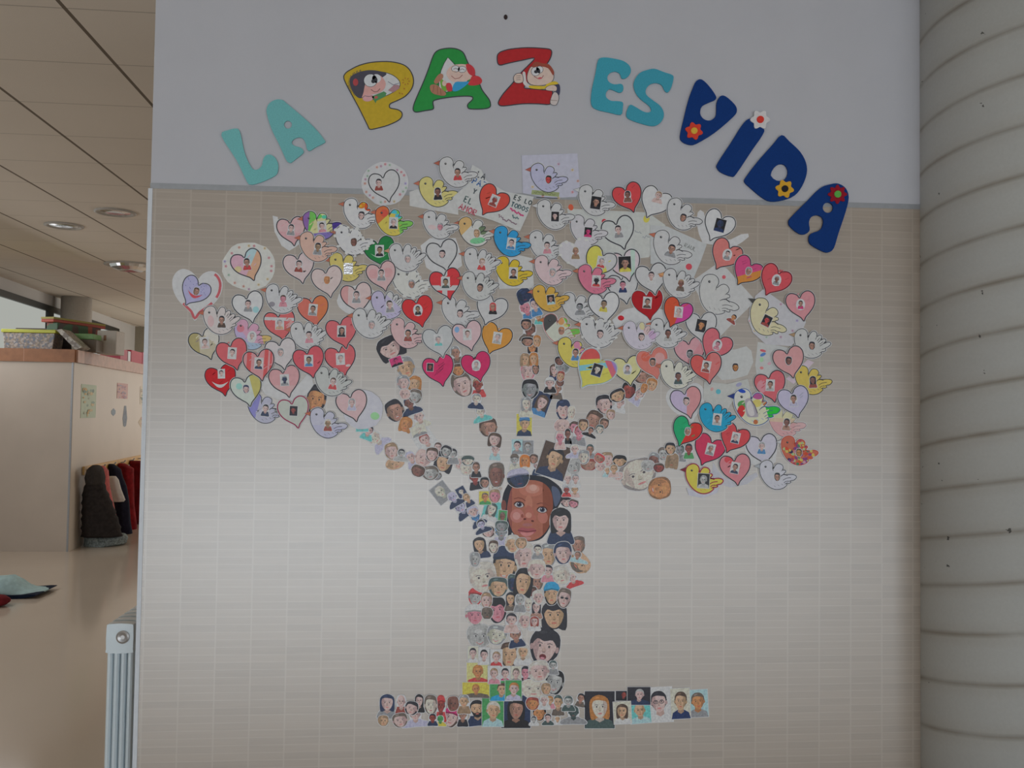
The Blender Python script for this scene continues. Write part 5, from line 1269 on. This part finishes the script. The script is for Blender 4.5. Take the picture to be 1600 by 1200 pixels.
# ------------------------------------------------------------------ radiator on the wall's end face
RADM = node_mat('radiator_enamel', rgb('b4bdc2', 2.1), rough=.25, var=.02, spec=.6)
rt = W(190, 965)
rx1 = aty(209, 980, .12).x; rx0 = aty(166, 980, .12).x; rz = aty(190, 975, .12).z
cxm = (rx0+rx1)/2; wd = rx1-rx0
rad = empty('radiator', (cxm, .12, .12)); tag(rad, 'white column radiator standing behind the wall\'s left edge', 'radiator')
def P3(x, y, z): return (x-cxm, y-.12, z-.12)
for s_ in range(12):
    y = .12+s_*.05
    b = MB()
    for k in range(4):
        x = rx0+wd*(k+.5)/4; r = wd/8*.86
        b.loft([[P3(x+r*math.cos(2*PI*j/10), y+.016+.014*math.sin(2*PI*j/10), z) for j in range(10)] for z in (.16, rz-.03)], RADM)
    for z0, z1 in ((rz-.085, rz), (.12, .2)):
        o = smooth([(rx0+.001, z0+.012), (rx0+.006, z0), (rx1-.006, z0), (rx1-.001, z0+.012), (rx1-.001, z1-.012), (rx1-.01, z1), (rx0+.01, z1), (rx0+.001, z1-.012)], 2)
        b.prism([P3(x, y, z) for x, z in o], [P3(x, y+.034, z) for x, z in o], RADM)
    b.build('section', rad, (0, 0, 0))
b = MB(); zc_ = rz-.038; xc = rx0+wd*.62
b.loft([[P3(xc+r*math.cos(2*PI*j/20), .12-q, zc_+r*math.sin(2*PI*j/20)) for j in range(20)] for r, q in ((.019, 0), (.019, .004), (.014, .006), (.006, .004))], node_mat('plug_metal', (.45, .43, .42), rough=.35, metal=.7)); b.build('end_plug', rad)
b = MB()
for k in (2, 9): b.box(P3(rx1-.002, .12+k*.05+.01, rz-.12), P3(XL-.004, .12+k*.05+.03, rz-.09), RADM)
b.build('bracket', rad)
b = MB(); b.box(P3(rx0+.02, .15, 0), P3(rx0+.05, .18, .14), RADM); b.build('foot', rad)
b = MB(); b.box(P3(rx0+.02, .6, 0), P3(rx0+.05, .63, .14), RADM); b.build('foot', rad)

# ------------------------------------------------------------------ coat-rack partition with its wooden top
c0 = atz(107, 862, 0); YP = c0.y; XP = c0.x
zs0 = aty(107, 566, YP).z; zs1 = aty(107, 546, YP).z
fr = atz(230, 586, zs0); dv = Vector((fr.x-XP, fr.y-YP, 0)); LN = dv.length*1.35; dv.normalize(); nv = Vector((dv.y, -dv.x, 0))
BEIGE = node_mat('partition_laminate', rgb('948a80', 2.1), rough=.45, var=.04, scale=2.5, spec=.4)
BEIGE2 = node_mat('partition_side', rgb('a2988c', 2.1), rough=.5, var=.03, scale=2, spec=.4)
WOOD = node_mat('oak_top', rgb('704a30', 2.1), rough=.45, var=.15, scale=14)
XF = -5.6
def pp(t, z, off=0): p = Vector((XP, YP, 0))+dv*t+nv*off; return (p.x, p.y, z)
b = MB(); b.box((XF, YP, 0), (XP-.02, YP+.12, zs0), BEIGE); pt_ = b.build('partition', None, (XP, YP, 0)); tag(pt_, 'tall beige partition with an orange-brown wooden top in the left room', 'partition')
b = MB(); b.prism([pp(.0,0),pp(LN,0),pp(LN,0,-.12),pp(.02,0,-.06)], [pp(.0,zs0),pp(LN,zs0),pp(LN,zs0,-.12),pp(.02,zs0,-.06)], BEIGE2); b.build('side_panel', pt_).location = (-XP, -YP, 0)
b = MB(); b.box((XF, YP-.02, zs0), (XP+.01, YP+.45, zs1), WOOD); k = pp(0, 0, .02)
b.build('wooden_top', pt_).location = (-XP, -YP, 0)
b = MB(); WOOD2 = node_mat('pale_wood_edge', rgb('8f6e5c', 2.1), rough=.5, var=.1, scale=12)
b.prism([pp(.02,zs0,.03),pp(LN,zs0,.03),pp(LN,zs0,-.5),pp(.02,zs0,-.5)], [pp(.02,zs1-.002,.03),pp(LN,zs1-.002,.03),pp(LN,zs1-.002,-.5),pp(.02,zs1-.002,-.5)], WOOD2); b.build('wooden_top', pt_).location = (-XP, -YP, 0)
b = MB(); b.box((XP-.022, YP-.006, 0), (XP-.004, YP, zs0), METAL); b.build('corner_strip', pt_).location = (-XP, -YP, 0)
def onside(px, py, off=0):
    """ the partition's side panel at a place of the photograph: (distance along, height) """
    r = ray(px, py); P0 = Vector((XP, YP, 0))+nv*off
    t = (P0-CAM).dot(nv)/r.dot(nv); p = CAM+r*t; return (p-Vector((XP, YP, 0))).dot(dv), p.z
# pictures on the side panel
def pic(px0, py0, px1, py1, name, cols, label, seed, bg='8f9a86', shape=None):
    rnd = random.Random(seed); a = onside(px0, py0); c = onside(px1, py1); s0, s1, z0, z1 = a[0], c[0], c[1], a[1]
    z1 = (a[1]+onside(px1, py0)[1])/2; z0 = (c[1]+onside(px0, py1)[1])/2
    b = MB(); o = .001
    q = [(s0,z0),(s1,z0),(s1,z1),(s0,z1)] if not shape else [(s0+(s1-s0)*x, z1-(z1-z0)*y) for x, y in shape]
    b.prism([pp(s, z, .0005) for s, z in q], [pp(s, z, .003) for s, z in q], pmat(bg))
    for k in range(26 if not shape else 8):
        s = rnd.uniform(s0+.08*(s1-s0), s1-.2*(s1-s0)); z = rnd.uniform(z0+.06*(z1-z0), z1-.12*(z1-z0)); w = (s1-s0)*rnd.uniform(.08, .25); h = (z1-z0)*rnd.uniform(.04, .1); th = rnd.uniform(0, 3)
        if shape and not (.3 < (s-s0)/(s1-s0) < .7): continue
        ring = [(s+w*.5*math.cos(j*PI/4+th), z+h*.6*math.sin(j*PI/4+th)) for j in range(8)]
        d = .0035+k*.0002
        b.prism([pp(x, y, d-.0004) for x, y in ring], [pp(x, y, d) for x, y in ring], pmat(rnd.choice(cols)))
    m = pp((s0+s1)/2, (z0+z1)/2); o_ = b.build(name, None, m); tag(o_, label, 'drawing', 'children\'s drawings on the partition side'); return o_
pic(127, 601, 149, 653, 'wall_drawing', ['5f6e64', '8a8f7c', '9c7f4a', '6d7f72', 'a08f6a'], 'largest grey-green drawing taped high on the partition side', 1)
pic(183, 599, 199, 623, 'wall_drawing', ['9a6a6a', '8a6d7a', '7f7f8a'], 'small red-framed drawing below the wooden top', 2, bg='a07f7a')
pic(219, 604, 229, 632, 'wall_drawing', ['6f7a66', '5f6a66', '8f7f70'], 'green leafy drawing nearest the tiled wall\'s edge', 3, bg='a39a8a')
pic(216, 650, 229, 669, 'wall_drawing', ['7d6f5f', '6f6a66', '9a6f6f'], 'brown fish-like drawing under the leafy one', 4, bg='9a8c78', shape=[(0,.5),(.3,.1),(.8,0),(1,.5),(.8,1),(.3,.9)])
pic(174, 638, 180, 650, 'wall_drawing', ['5f6e7a'], 'tiny blue-grey paper shape beside the dangling one', 5, bg='66727c', shape=[(0,.3),(.5,0),(1,.3),(1,.7),(.5,1),(0,.7)])
pic(192, 634, 198, 667, 'wall_drawing', ['4f5560'], 'narrow dark dangling paper shape', 6, bg='59606a', shape=[(.3,0),(.7,0),(1,.6),(.8,.95),(.5,1),(.2,.95),(0,.6)])
# coat rail, pegs and coats
PEGM = node_mat('yellow_wood_rail', rgb('a88650', 2.0), rough=.5, var=.08)
ra = onside(129, 735); rb = onside(229, 718)
zr = ra[1]; rail = MB(); rail.prism([pp(ra[0],zr-.05,0),pp(LN*.98,zr-.05,0),pp(LN*.98,zr-.05,.02),pp(ra[0],zr-.05,.02)], [pp(ra[0],zr+.04,0),pp(LN*.98,zr+.04,0),pp(LN*.98,zr+.04,.02),pp(ra[0],zr+.04,.02)], PEGM)
rl_ = rail.build('coat_rail', None, pp(ra[0], zr, 0)); tag(rl_, 'low yellow wooden coat rail along the partition side', 'coat rail')
ro = Vector(pp(ra[0], zr, 0))
for k in range(9):
    s = ra[0]+.15+k*(LN*.95-ra[0]-.2)/8; g = MB(); g.tube([pp(s, zr, .02), pp(s, zr+.005, .06), pp(s, zr+.03, .075)], .008, METAL); g.build('peg', rl_).location = -ro
def fabric(name, h, var=.2, sc=25, rough=.9): return node_mat(name, rgb(h, 2.1), rough=rough, var=var, scale=sc, spec=.2, bump=.5, bscale=30)
def coat(prof, depth, mat, name, label, rnd, parent=None, quilt=0, org=None):
    """ prof: rows (height px y, left px x, right px x) read down the garment """
    # the garments stick out from the panel, so we see them mostly from the side
    py0, xa0, xb0 = prof[len(prof)//2]; sc_, _ = onside((xa0+xb0)/2, py0, .14); cen = Vector(pp(sc_, 0, 0)); dist = (cen-CAM).length
    rows = []
    for py, xa, xb in prof:
        p = aty((xa+xb)/2, py, cen.y); D = (xb-xa)/FPX*dist*.98; off = max((p-cen).dot(nv), D/2+.02)
        rows.append((off, D/2, p.z))
    rings = []; N = 24; fine = []
    for i in range(len(rows)-1):
        for k in range(4):
            t = k/4; fine.append(tuple(rows[i][j]*(1-t)+rows[i+1][j]*t for j in range(3)))
    fine.append(rows[-1])
    for i, (off, hw, z) in enumerate(fine):
        e = math.sin(min(1, (i+.8)/3)*PI/2)*(1 if i < len(fine)-1 else .85); pf = 1+(.045*math.sin(z*quilt) if quilt else 0)
        ring = []
        for j in range(N):
            th = 2*PI*j/N; fold = 1+.06*math.sin(5*th+i*.2)+.035*math.sin(9*th+1)
            ring.append(pp(sc_+depth*e*pf*math.sin(th)*fold, z, off+hw*pf*math.cos(th)*(.95+.05*fold)))
        rings.append(ring)
    b = MB(); b.loft(rings, mat)
    if parent is None:
        m = fine[0]; org = Vector(pp(sc_, m[2], m[0])); o = b.build(name, None, org, sm=True); tag(o, label, 'coat', 'coats hanging on the low rail'); return o, org
    o = b.build(name, parent, (0, 0, 0), sm=True); o.location = -org; return o
rnd = random.Random(4)
DKC = fabric('dark_padded', '211d1c', .25); c1, og = coat([(727,147,151),(733,141,157),(745,138,160),(756,137,160),(766,133,163),(780,129,166),(800,126,170),(820,124,174),(838,123,177)], .17, DKC, 'coat', 'long black-brown padded coat with a grey fur hem', rnd, quilt=70)
coat([(727,145,152),(734,139,158),(746,136,161),(757,138,160)], .19, fabric('dark_hood', '2a2624', .2), 'hood', None, rnd, c1, org=og)
coat([(834,123,177),(841,122,180),(849,122,178),(852,126,172)], .2, fabric('grey_fur', '5f6666', .5, 60), 'fur_trim', None, rnd, c1, org=og)
c2, og = coat([(728,154,162),(736,156,168),(760,158,170),(785,162,175),(810,168,181),(834,174,184)], .08, fabric('salmon_fabric', '98504f', .15), 'coat', 'salmon-pink coat between the dark padded coat and the white bag', rnd)
c3, og = coat([(725,166,172),(733,168,184),(745,172,190),(760,176,196),(785,180,200),(815,184,202),(842,184,206)], .09, fabric('navy_fabric', '151521', .2), 'coat', 'navy blue coat behind the white cloth bag', rnd)
c4, og = coat([(724,186,194),(732,181,202),(760,184,206),(790,190,208),(820,194,212),(834,196,212)], .11, fabric('red_fabric', '5f1014', .35, 12), 'coat', 'dark red coat with hood right of the white bag', rnd)
c5, og = coat([(720,200,216),(729,196,228),(760,198,236),(800,202,238),(822,202,238)], .11, fabric('crimson_fabric', '560c12', .3, 14), 'coat', 'crimson coat closest to the tiled wall\'s edge', rnd)
bg, og = coat([(744,171,180),(750,169,184),(765,173,188),(781,176,194),(784,178,192)], .05, fabric('white_canvas', '9f9c98', .06), 'cloth_bag', 'white cloth bag hanging over the navy coat', rnd); bg['category'] = 'bag'; del bg['group']
b2, og = coat([(820,201,222),(826,198,224),(838,198,224),(842,200,222)], .1, fabric('raspberry_fabric', '6d1438', .15), 'soft_bag', 'raspberry-coloured bag below the dark red coats', rnd); b2['category'] = 'bag'; del b2['group']
for nm, a_, h_ in (('hanging_strap', (723, 196, 200), None),):
    pass

# ------------------------------------------------------------------ what stands on the wooden top
zT = zs1
def onbox(name, pxa, pya, pxb, pyb, yy, dep, mat, label, cat, parts=None, zb=None, taper=.0):
    a = aty(pxa, pya, yy); c = aty(pxb, pyb, yy); z0 = zT if zb is None else zb; x0, x1, z1 = a.x, c.x, a.z
    b = MB(); b.prism([(x0+taper, yy, z0), (x1-taper, yy, z0), (x1-taper, yy+dep, z0), (x0+taper, yy+dep, z0)], [(x0, yy-.0, z1), (x1, yy-.0, z1), (x1, yy+dep, z1), (x0, yy+dep, z1)], mat)
    o = b.build(name, None, (x0, yy, z0)); bevel(o, .008); tag(o, label, cat); return o, (x0, x1, yy, yy+dep, z0, z1)
def blotch(name, cols, sc):
    m = bpy.data.materials.new(name); m.use_nodes = True; nt = m.node_tree; b = nt.nodes['Principled BSDF']; b.inputs['Roughness'].default_value = .4
    tc = nt.nodes.new('ShaderNodeTexCoord'); v = nt.nodes.new('ShaderNodeTexVoronoi'); v.inputs['Scale'].default_value = sc; nt.links.new(tc.outputs['Object'], v.inputs['Vector'])
    r = nt.nodes.new('ShaderNodeValToRGB'); s = nt.nodes.new('ShaderNodeSeparateColor'); nt.links.new(v.outputs['Color'], s.inputs[0]); nt.links.new(s.outputs[0], r.inputs['Fac']); r.color_ramp.interpolation = 'CONSTANT'
    while len(r.color_ramp.elements) < len(cols): r.color_ramp.elements.new(.5)
    for i, c in enumerate(cols): r.color_ramp.elements[i].position = i/len(cols); r.color_ramp.elements[i].color = rgb(c, 2.0)+(1,)
    nt.links.new(r.outputs['Color'], b.inputs['Base Color']); return m
def lid(parent, B, th, mat, ov=.012, name='lid'):
    x0, x1, y0, y1, z0, z1 = B; b = MB(); b.box((x0-ov, y0-ov, z1), (x1+ov, y1+ov, z1+th), mat); o = b.build(name, parent); o.location = -Vector((x0, y0, z0)); bevel(o, .006); return o
Y_ = YP+.08
GRN = node_mat('lime_lid', rgb('8a8c30', 2.0), rough=.4)
o, B = onbox('storage_box', 4, 519, 85, 545, Y_, .24, blotch('toys_through_plastic', ['5a5550', '6f6458', '4f5560', '7a7068', '5f5a5a', '807a76'], 55), 'translucent plastic box with lime green lid full of toys', 'box', taper=.02); lid(o, B, .035, GRN)
o, B = onbox('storage_box', 24, 512, 80, 545, Y_+.40, .06, node_mat('dark_box', rgb('3a3530', 2.0), rough=.6), 'dark flat box standing behind the lime-lidded box', 'box')
o, B = onbox('toy_bag', 86, 519, 108, 545, Y_+.27, .05, fabric('black_stuff', '26211f', .3), 'dark soft bag squeezed beside the lime-lidded box', 'bag', taper=-.01)
# tilted open picture book leaning on the bag
b = MB(); p0 = aty(90, 516, Y_); p1 = aty(120, 546, Y_); b.prism([(p0.x, Y_-.03, p0.z), (p1.x, Y_-.03, zT), (p1.x, Y_+.22, zT), (p0.x, Y_+.22, p0.z)], [(p0.x+.05, Y_-.03, p0.z+.012), (p1.x+.06, Y_-.03, zT+.03), (p1.x+.06, Y_+.22, zT+.03), (p0.x+.05, Y_+.22, p0.z+.012)], blotch('pale_mesh_lid', ['6f6c66', '7d786f', '5d5650', '8b8880'], 40))
tag(b.build('leaning_tray', None, (p1.x, Y_, zT)), 'pale speckled lid leaning over the dark soft bag', 'lid')
Y2 = YP+.45
o, B = onbox('tray', 118, 530, 150, 547, Y2-.08, .22, node_mat('brown_tray', rgb('4f463c', 2), rough=.5), 'low brown box under the green tray', 'box'); Bz = B[5]
o, B = onbox('tray', 116, 521, 146, 532, Y2-.08, .24, node_mat('green_tray', rgb('5c7c50', 2.0), rough=.45, var=.1), 'small green tray on the low brown box', 'tray', zb=Bz+.001)
gz = B[5]
def sloped(name, pl, pr, Yl, z0, dep, mat, label, cat):
    a = aty(pl[0], pl[1], Yl); z1 = a.z; c = atz(pr[0], pr[1], z1); d = Vector((c.x-a.x, c.y-a.y, 0)); n_ = Vector((-d.y, d.x, 0)).normalized()*dep
    R4 = [(a.x, a.y), (c.x, c.y), (c.x+n_.x, c.y+n_.y), (a.x+n_.x, a.y+n_.y)]
    b = MB(); b.prism([(x, y, z0) for x, y in R4], [(x, y, z1) for x, y in R4], mat); o = b.build(name, None, (a.x, a.y, z0)); bevel(o, .006); tag(o, label, cat); return o, R4, z1
zr_ = aty(84, 503, Y2-.1).z
o, R4, z1 = sloped('game_box', (90, 503.5), (158, 513), Y2-.05, gz+.001, .14, blotch('dark_red_games', ['33241f', '24402a', '5a2c20', '2a2422', '6c3424'], 9), 'dark box with red and green sides in the tall stack', 'box')
o, R4, z2 = sloped('game_box', (84, 498), (165, 510), Y2-.08, z1+.001, .16, node_mat('red_flat', rgb('7a3024', 2), rough=.45), 'flat red box with a mustard lid on top of the stack', 'box')
b = MB(); b.prism([(x, y, z2) for x, y in R4], [(x, y, z2+.022) for x, y in R4], node_mat('mustard_lid', rgb('6f662c', 2), rough=.45)); l_ = b.build('lid', o); l_.location = -Vector((R4[0][0], R4[0][1], z1+.001))
o, B = onbox('white_box', 152, 516, 181, 558, Y2+.25, .28, node_mat('white_card', rgb('8f8a84', 2.1), rough=.6, var=.04), 'white cardboard box with a small brown mark on the top', 'box')
bm_ = MB(); q = aty(164, 528, Y2+.25); bm_.box((q.x-.015, Y2+.248, q.z-.03), (q.x+.015, Y2+.2498, q.z+.03), pmat('6a5040')); mk = bm_.build('brown_mark', o); mk.location = -Vector((B[0], B[2], B[4]))
# row of pink and red folders at the far end of the top
def seg(pxa, pxb, pyt, mat, label, cat, name):
    a = onside(pxa, 560, -.04); c = onside(pxb, 560, -.04); z1 = onside((pxa+pxb)/2, pyt, -.04)[1]
    b = MB(); b.prism([pp(a[0],zs1,-.04),pp(c[0],zs1,-.04),pp(c[0],zs1,-.28),pp(a[0],zs1,-.28)], [pp(a[0],z1,-.04),pp(c[0],z1,-.04),pp(c[0],z1,-.28),pp(a[0],z1,-.28)], mat)
    o = b.build(name, None, pp(a[0], zs1, -.04)); tag(o, label, cat, 'pink and red boxes at the far end of the top'); return o
seg(188, 199, 546, node_mat('pink_card', rgb('9a4a58', 2.0), rough=.6), 'dusky pink box right of the white cardboard box', 'box', 'file_box')
seg(200, 204, 549, WHITE, 'narrow white box between the pink and the red one', 'box', 'file_box')
seg(205, 222, 549, node_mat('red_card', rgb('9a2c3c', 2.0), rough=.6), 'strong red box in the row on the top', 'box', 'file_box')
seg(223, 236, 552, node_mat('rose_card', rgb('a0586a', 2.0), rough=.6), 'rose-coloured box partly behind the tiled wall', 'box', 'file_box')
# round grey pillar near the clerestory, white block and grey door at the end
b = MB(); pc = atz(120, 465, CEIL); R_ = .22
b.loft([[(pc.x+R_*math.cos(2*PI*k/32), pc.y+R_*math.sin(2*PI*k/32), z) for k in range(32)] for z in (0, CEIL)], node_mat('grey_pillar', rgb('8a8680', 2.1), rough=.7, var=.05)); o = b.build('round_pillar', None, (pc.x, pc.y, 0), sm=False)
for pl in o.data.polygons: pl.use_smooth = len(pl.vertices) == 4
tag(o, 'distant grey round pillar rising behind the boxes', 'column')
a = aty(190, 504, 16.5); c = aty(211, 504, 16.5); e = aty(240, 504, 16.5)
b = MB(); b.box((a.x, 16.5, 0), (e.x+.6, 16.7, a.z), node_mat('white_cupboard', rgb('8f8f88', 2.1), rough=.6)); o = b.build('tall_cupboard', None, (a.x, 16.5, 0)); tag(o, 'tall pale cupboard with a grey door at the far end', 'cupboard')
b = MB(); b.box((c.x, 16.47, .1), (e.x+.3, 16.5, a.z-.04), node_mat('grey_door', rgb('6f6a5e', 2.0), rough=.6)); b.build('door', o).location = (-a.x, -16.5, 0)
# ------------------------------------------------------------------ soft bag lying on the floor at the left
q = atz(30, 934, 0)
g = MB(); pts = []
def fp(px, py, Y): p = aty(px, py, Y); return (p.x, p.z)
Yb = q.y
prof = [fp(-40, 930, Yb), fp(-20, 906, Yb), fp(4, 904, Yb), fp(16, 911, Yb), fp(28, 921, Yb), fp(40, 926, Yb), fp(60, 927, Yb), fp(63, 928, Yb), (fp(40, 931, Yb)[0], .016), (fp(10, 932, Yb)[0], .012), (fp(-40, 932, Yb)[0], .012)]
rings = []
for k in range(7):
    y = Yb-.02+k*.06; s = (.5, .85, 1, 1, .95, .8, .4)[k]
    mx = prof[0][0]; rings.append([(mx+(x-mx)*(.7+.3*s), y, .02+(z-.02)*s) for x, z in prof])
g.loft(rings, fabric('pale_teal_fabric', '7f9394', .12, 20)); o = g.build('floor_bag', None, (q.x, Yb, 0), sm=True); tag(o, 'pale teal soft bag with navy edge lying on the floor', 'bag')
g = MB(); x0 = fp(-40, 932, Yb)[0]; x1 = fp(62, 928, Yb)[0]
nb = smooth([(x0, .0), (x1-.18, .0), (x1-.06, .012), (x1+.0, .03), (x1-.05, .034), (x1-.2, .026), (x0, .03)], 2)
g.prism([(x, Yb-.05, z) for x, z in nb], [(x, Yb+.34, z) for x, z in nb], fabric('navy_edge', '0c1422', .1)); g.build('edge', o).location = -Vector((q.x, Yb, 0))
q2 = atz(2, 948, 0); g = MB(); rings = []
for k in range(6):
    r = (.02, .075, .1, .1, .07, .02)[k]; z = (.0, .01, .03, .05, .075, .085)[k]; rings.append([(q2.x-.06+r*1.1*math.cos(j*PI/7), q2.y+.02+r*math.sin(j*PI/7), z) for j in range(14)])
g.loft(rings, fabric('red_cloth', '521519', .25)); o = g.build('red_cloth', None, (q2.x, q2.y, 0), sm=True); tag(o, 'crumpled red cloth on the floor in front of the teal bag', 'cloth')
# ------------------------------------------------------------------ recessed ceiling lights, switched off
GLZ = node_mat('lamp_reflector', (.75, .76, .78), rough=.15, metal=.9)
DGL = node_mat('lamp_ring', rgb('7f7a74', 2.0), rough=.5)
for i, (px, py, r, lb) in enumerate(((100, 352, .17, 'unlit ceiling downlight on the left, furthest from the tiled wall'), (180, 331, .17, 'unlit ceiling downlight nearest to the camera side, right of the other'), (205, 414, .30, 'glinting glass ceiling lamp deeper in the left room'))):
    p = atz(px, py, CEIL); o = empty('ceiling_lamp', (p.x, p.y, CEIL)); tag(o, lb, 'ceiling lamp', 'ceiling lamps of the left room')
    g = MB(); n = 28; g.loft([[(rr*math.cos(2*PI*k/n), rr*math.sin(2*PI*k/n), z) for k in range(n)] for rr, z in ((r, 0), (r, -.012), (r*.86, -.016), (r*.8, -.004), (r*.78, -.003))], DGL, caps=False); g.build('ring', o, sm=True)
    dz = -.07 if i == 2 else -.012
    g = MB(); g.loft([[(rr*math.cos(2*PI*k/n)*(1+.03*math.cos(7*2*PI*k/n)), rr*math.sin(2*PI*k/n), z) for k in range(n)] for rr, z in ((r*.8, -.002), (r*.72, dz*.6), (r*.45, dz), (r*.1, dz*.8), (.001, dz*.8))], GLZ, caps=False); g.build('reflector', o)

# ------------------------------------------------------------------ daylight, plus added fill lamps for the left room
def area(name, loc, tgt, sx, sy, e, col=(1, 1, 1)):
    l = bpy.data.lights.new(name, 'AREA'); l.shape = 'RECTANGLE'; l.size = sx; l.size_y = sy; l.energy = e; l.color = col
    o = bpy.data.objects.new(name, l); C.objects.link(o); o.location = loc; o.rotation_euler = (Vector(tgt)-Vector(loc)).to_track_quat('-Z', 'Y').to_euler(); return o
area('window_light', (-1.4, YB+.03, .63), (-1.4, 0, .63), 4.3, 1.2, 80, (.84, .93, 1))
area('window_light', (3.0, YB+.03, .63), (3.0, 0, .63), 4.3, 1.2, 53, (.84, .93, 1))
area('clerestory_light', (A.x+1.0, 4.0, 2.3), (-1.5, 4.0, 0), 9, 1.0, 42, (.97, .98, 1))
area('far_room_fill', (-2.5, 13.5, 3.1), (-4.2, 12.5, 0), 4, 4, 60, (1, .95, .88))  # added fill to brighten the far end, no real lamp hangs here
area('side_window_light', (X1-.05, -2.6, .8), (0, -1.5, .6), 2.5, 1.0, 6, (.95, .98, 1))
area('side_panel_fill', (2.5, 9.0, 1.5), (-4, 9.0, .7), 3, 2.0, 45, (1, .95, .88))  # added unseen lamp that brightens the partition's side panel, not a window
w = bpy.data.worlds.new('World'); bpy.context.scene.world = w; w.use_nodes = True
w.node_tree.nodes['Background'].inputs['Color'].default_value = (.6, .68, .8, 1); w.node_tree.nodes['Background'].inputs['Strength'].default_value = .3
sc = bpy.context.scene; sc.view_settings.view_transform = 'Standard'; sc.view_settings.look = 'None'; sc.view_settings.exposure = 0; sc.view_settings.gamma = 1; sc.view_settings.use_curve_mapping = False

area('pillar_fill', (-1.5, 15.5, 1.6), (-5.5, 13.5, 2.2), 2.5, 1.6, 60, (1, .98, .94))  # added unseen lamp to lift the dark pillar and the area around it
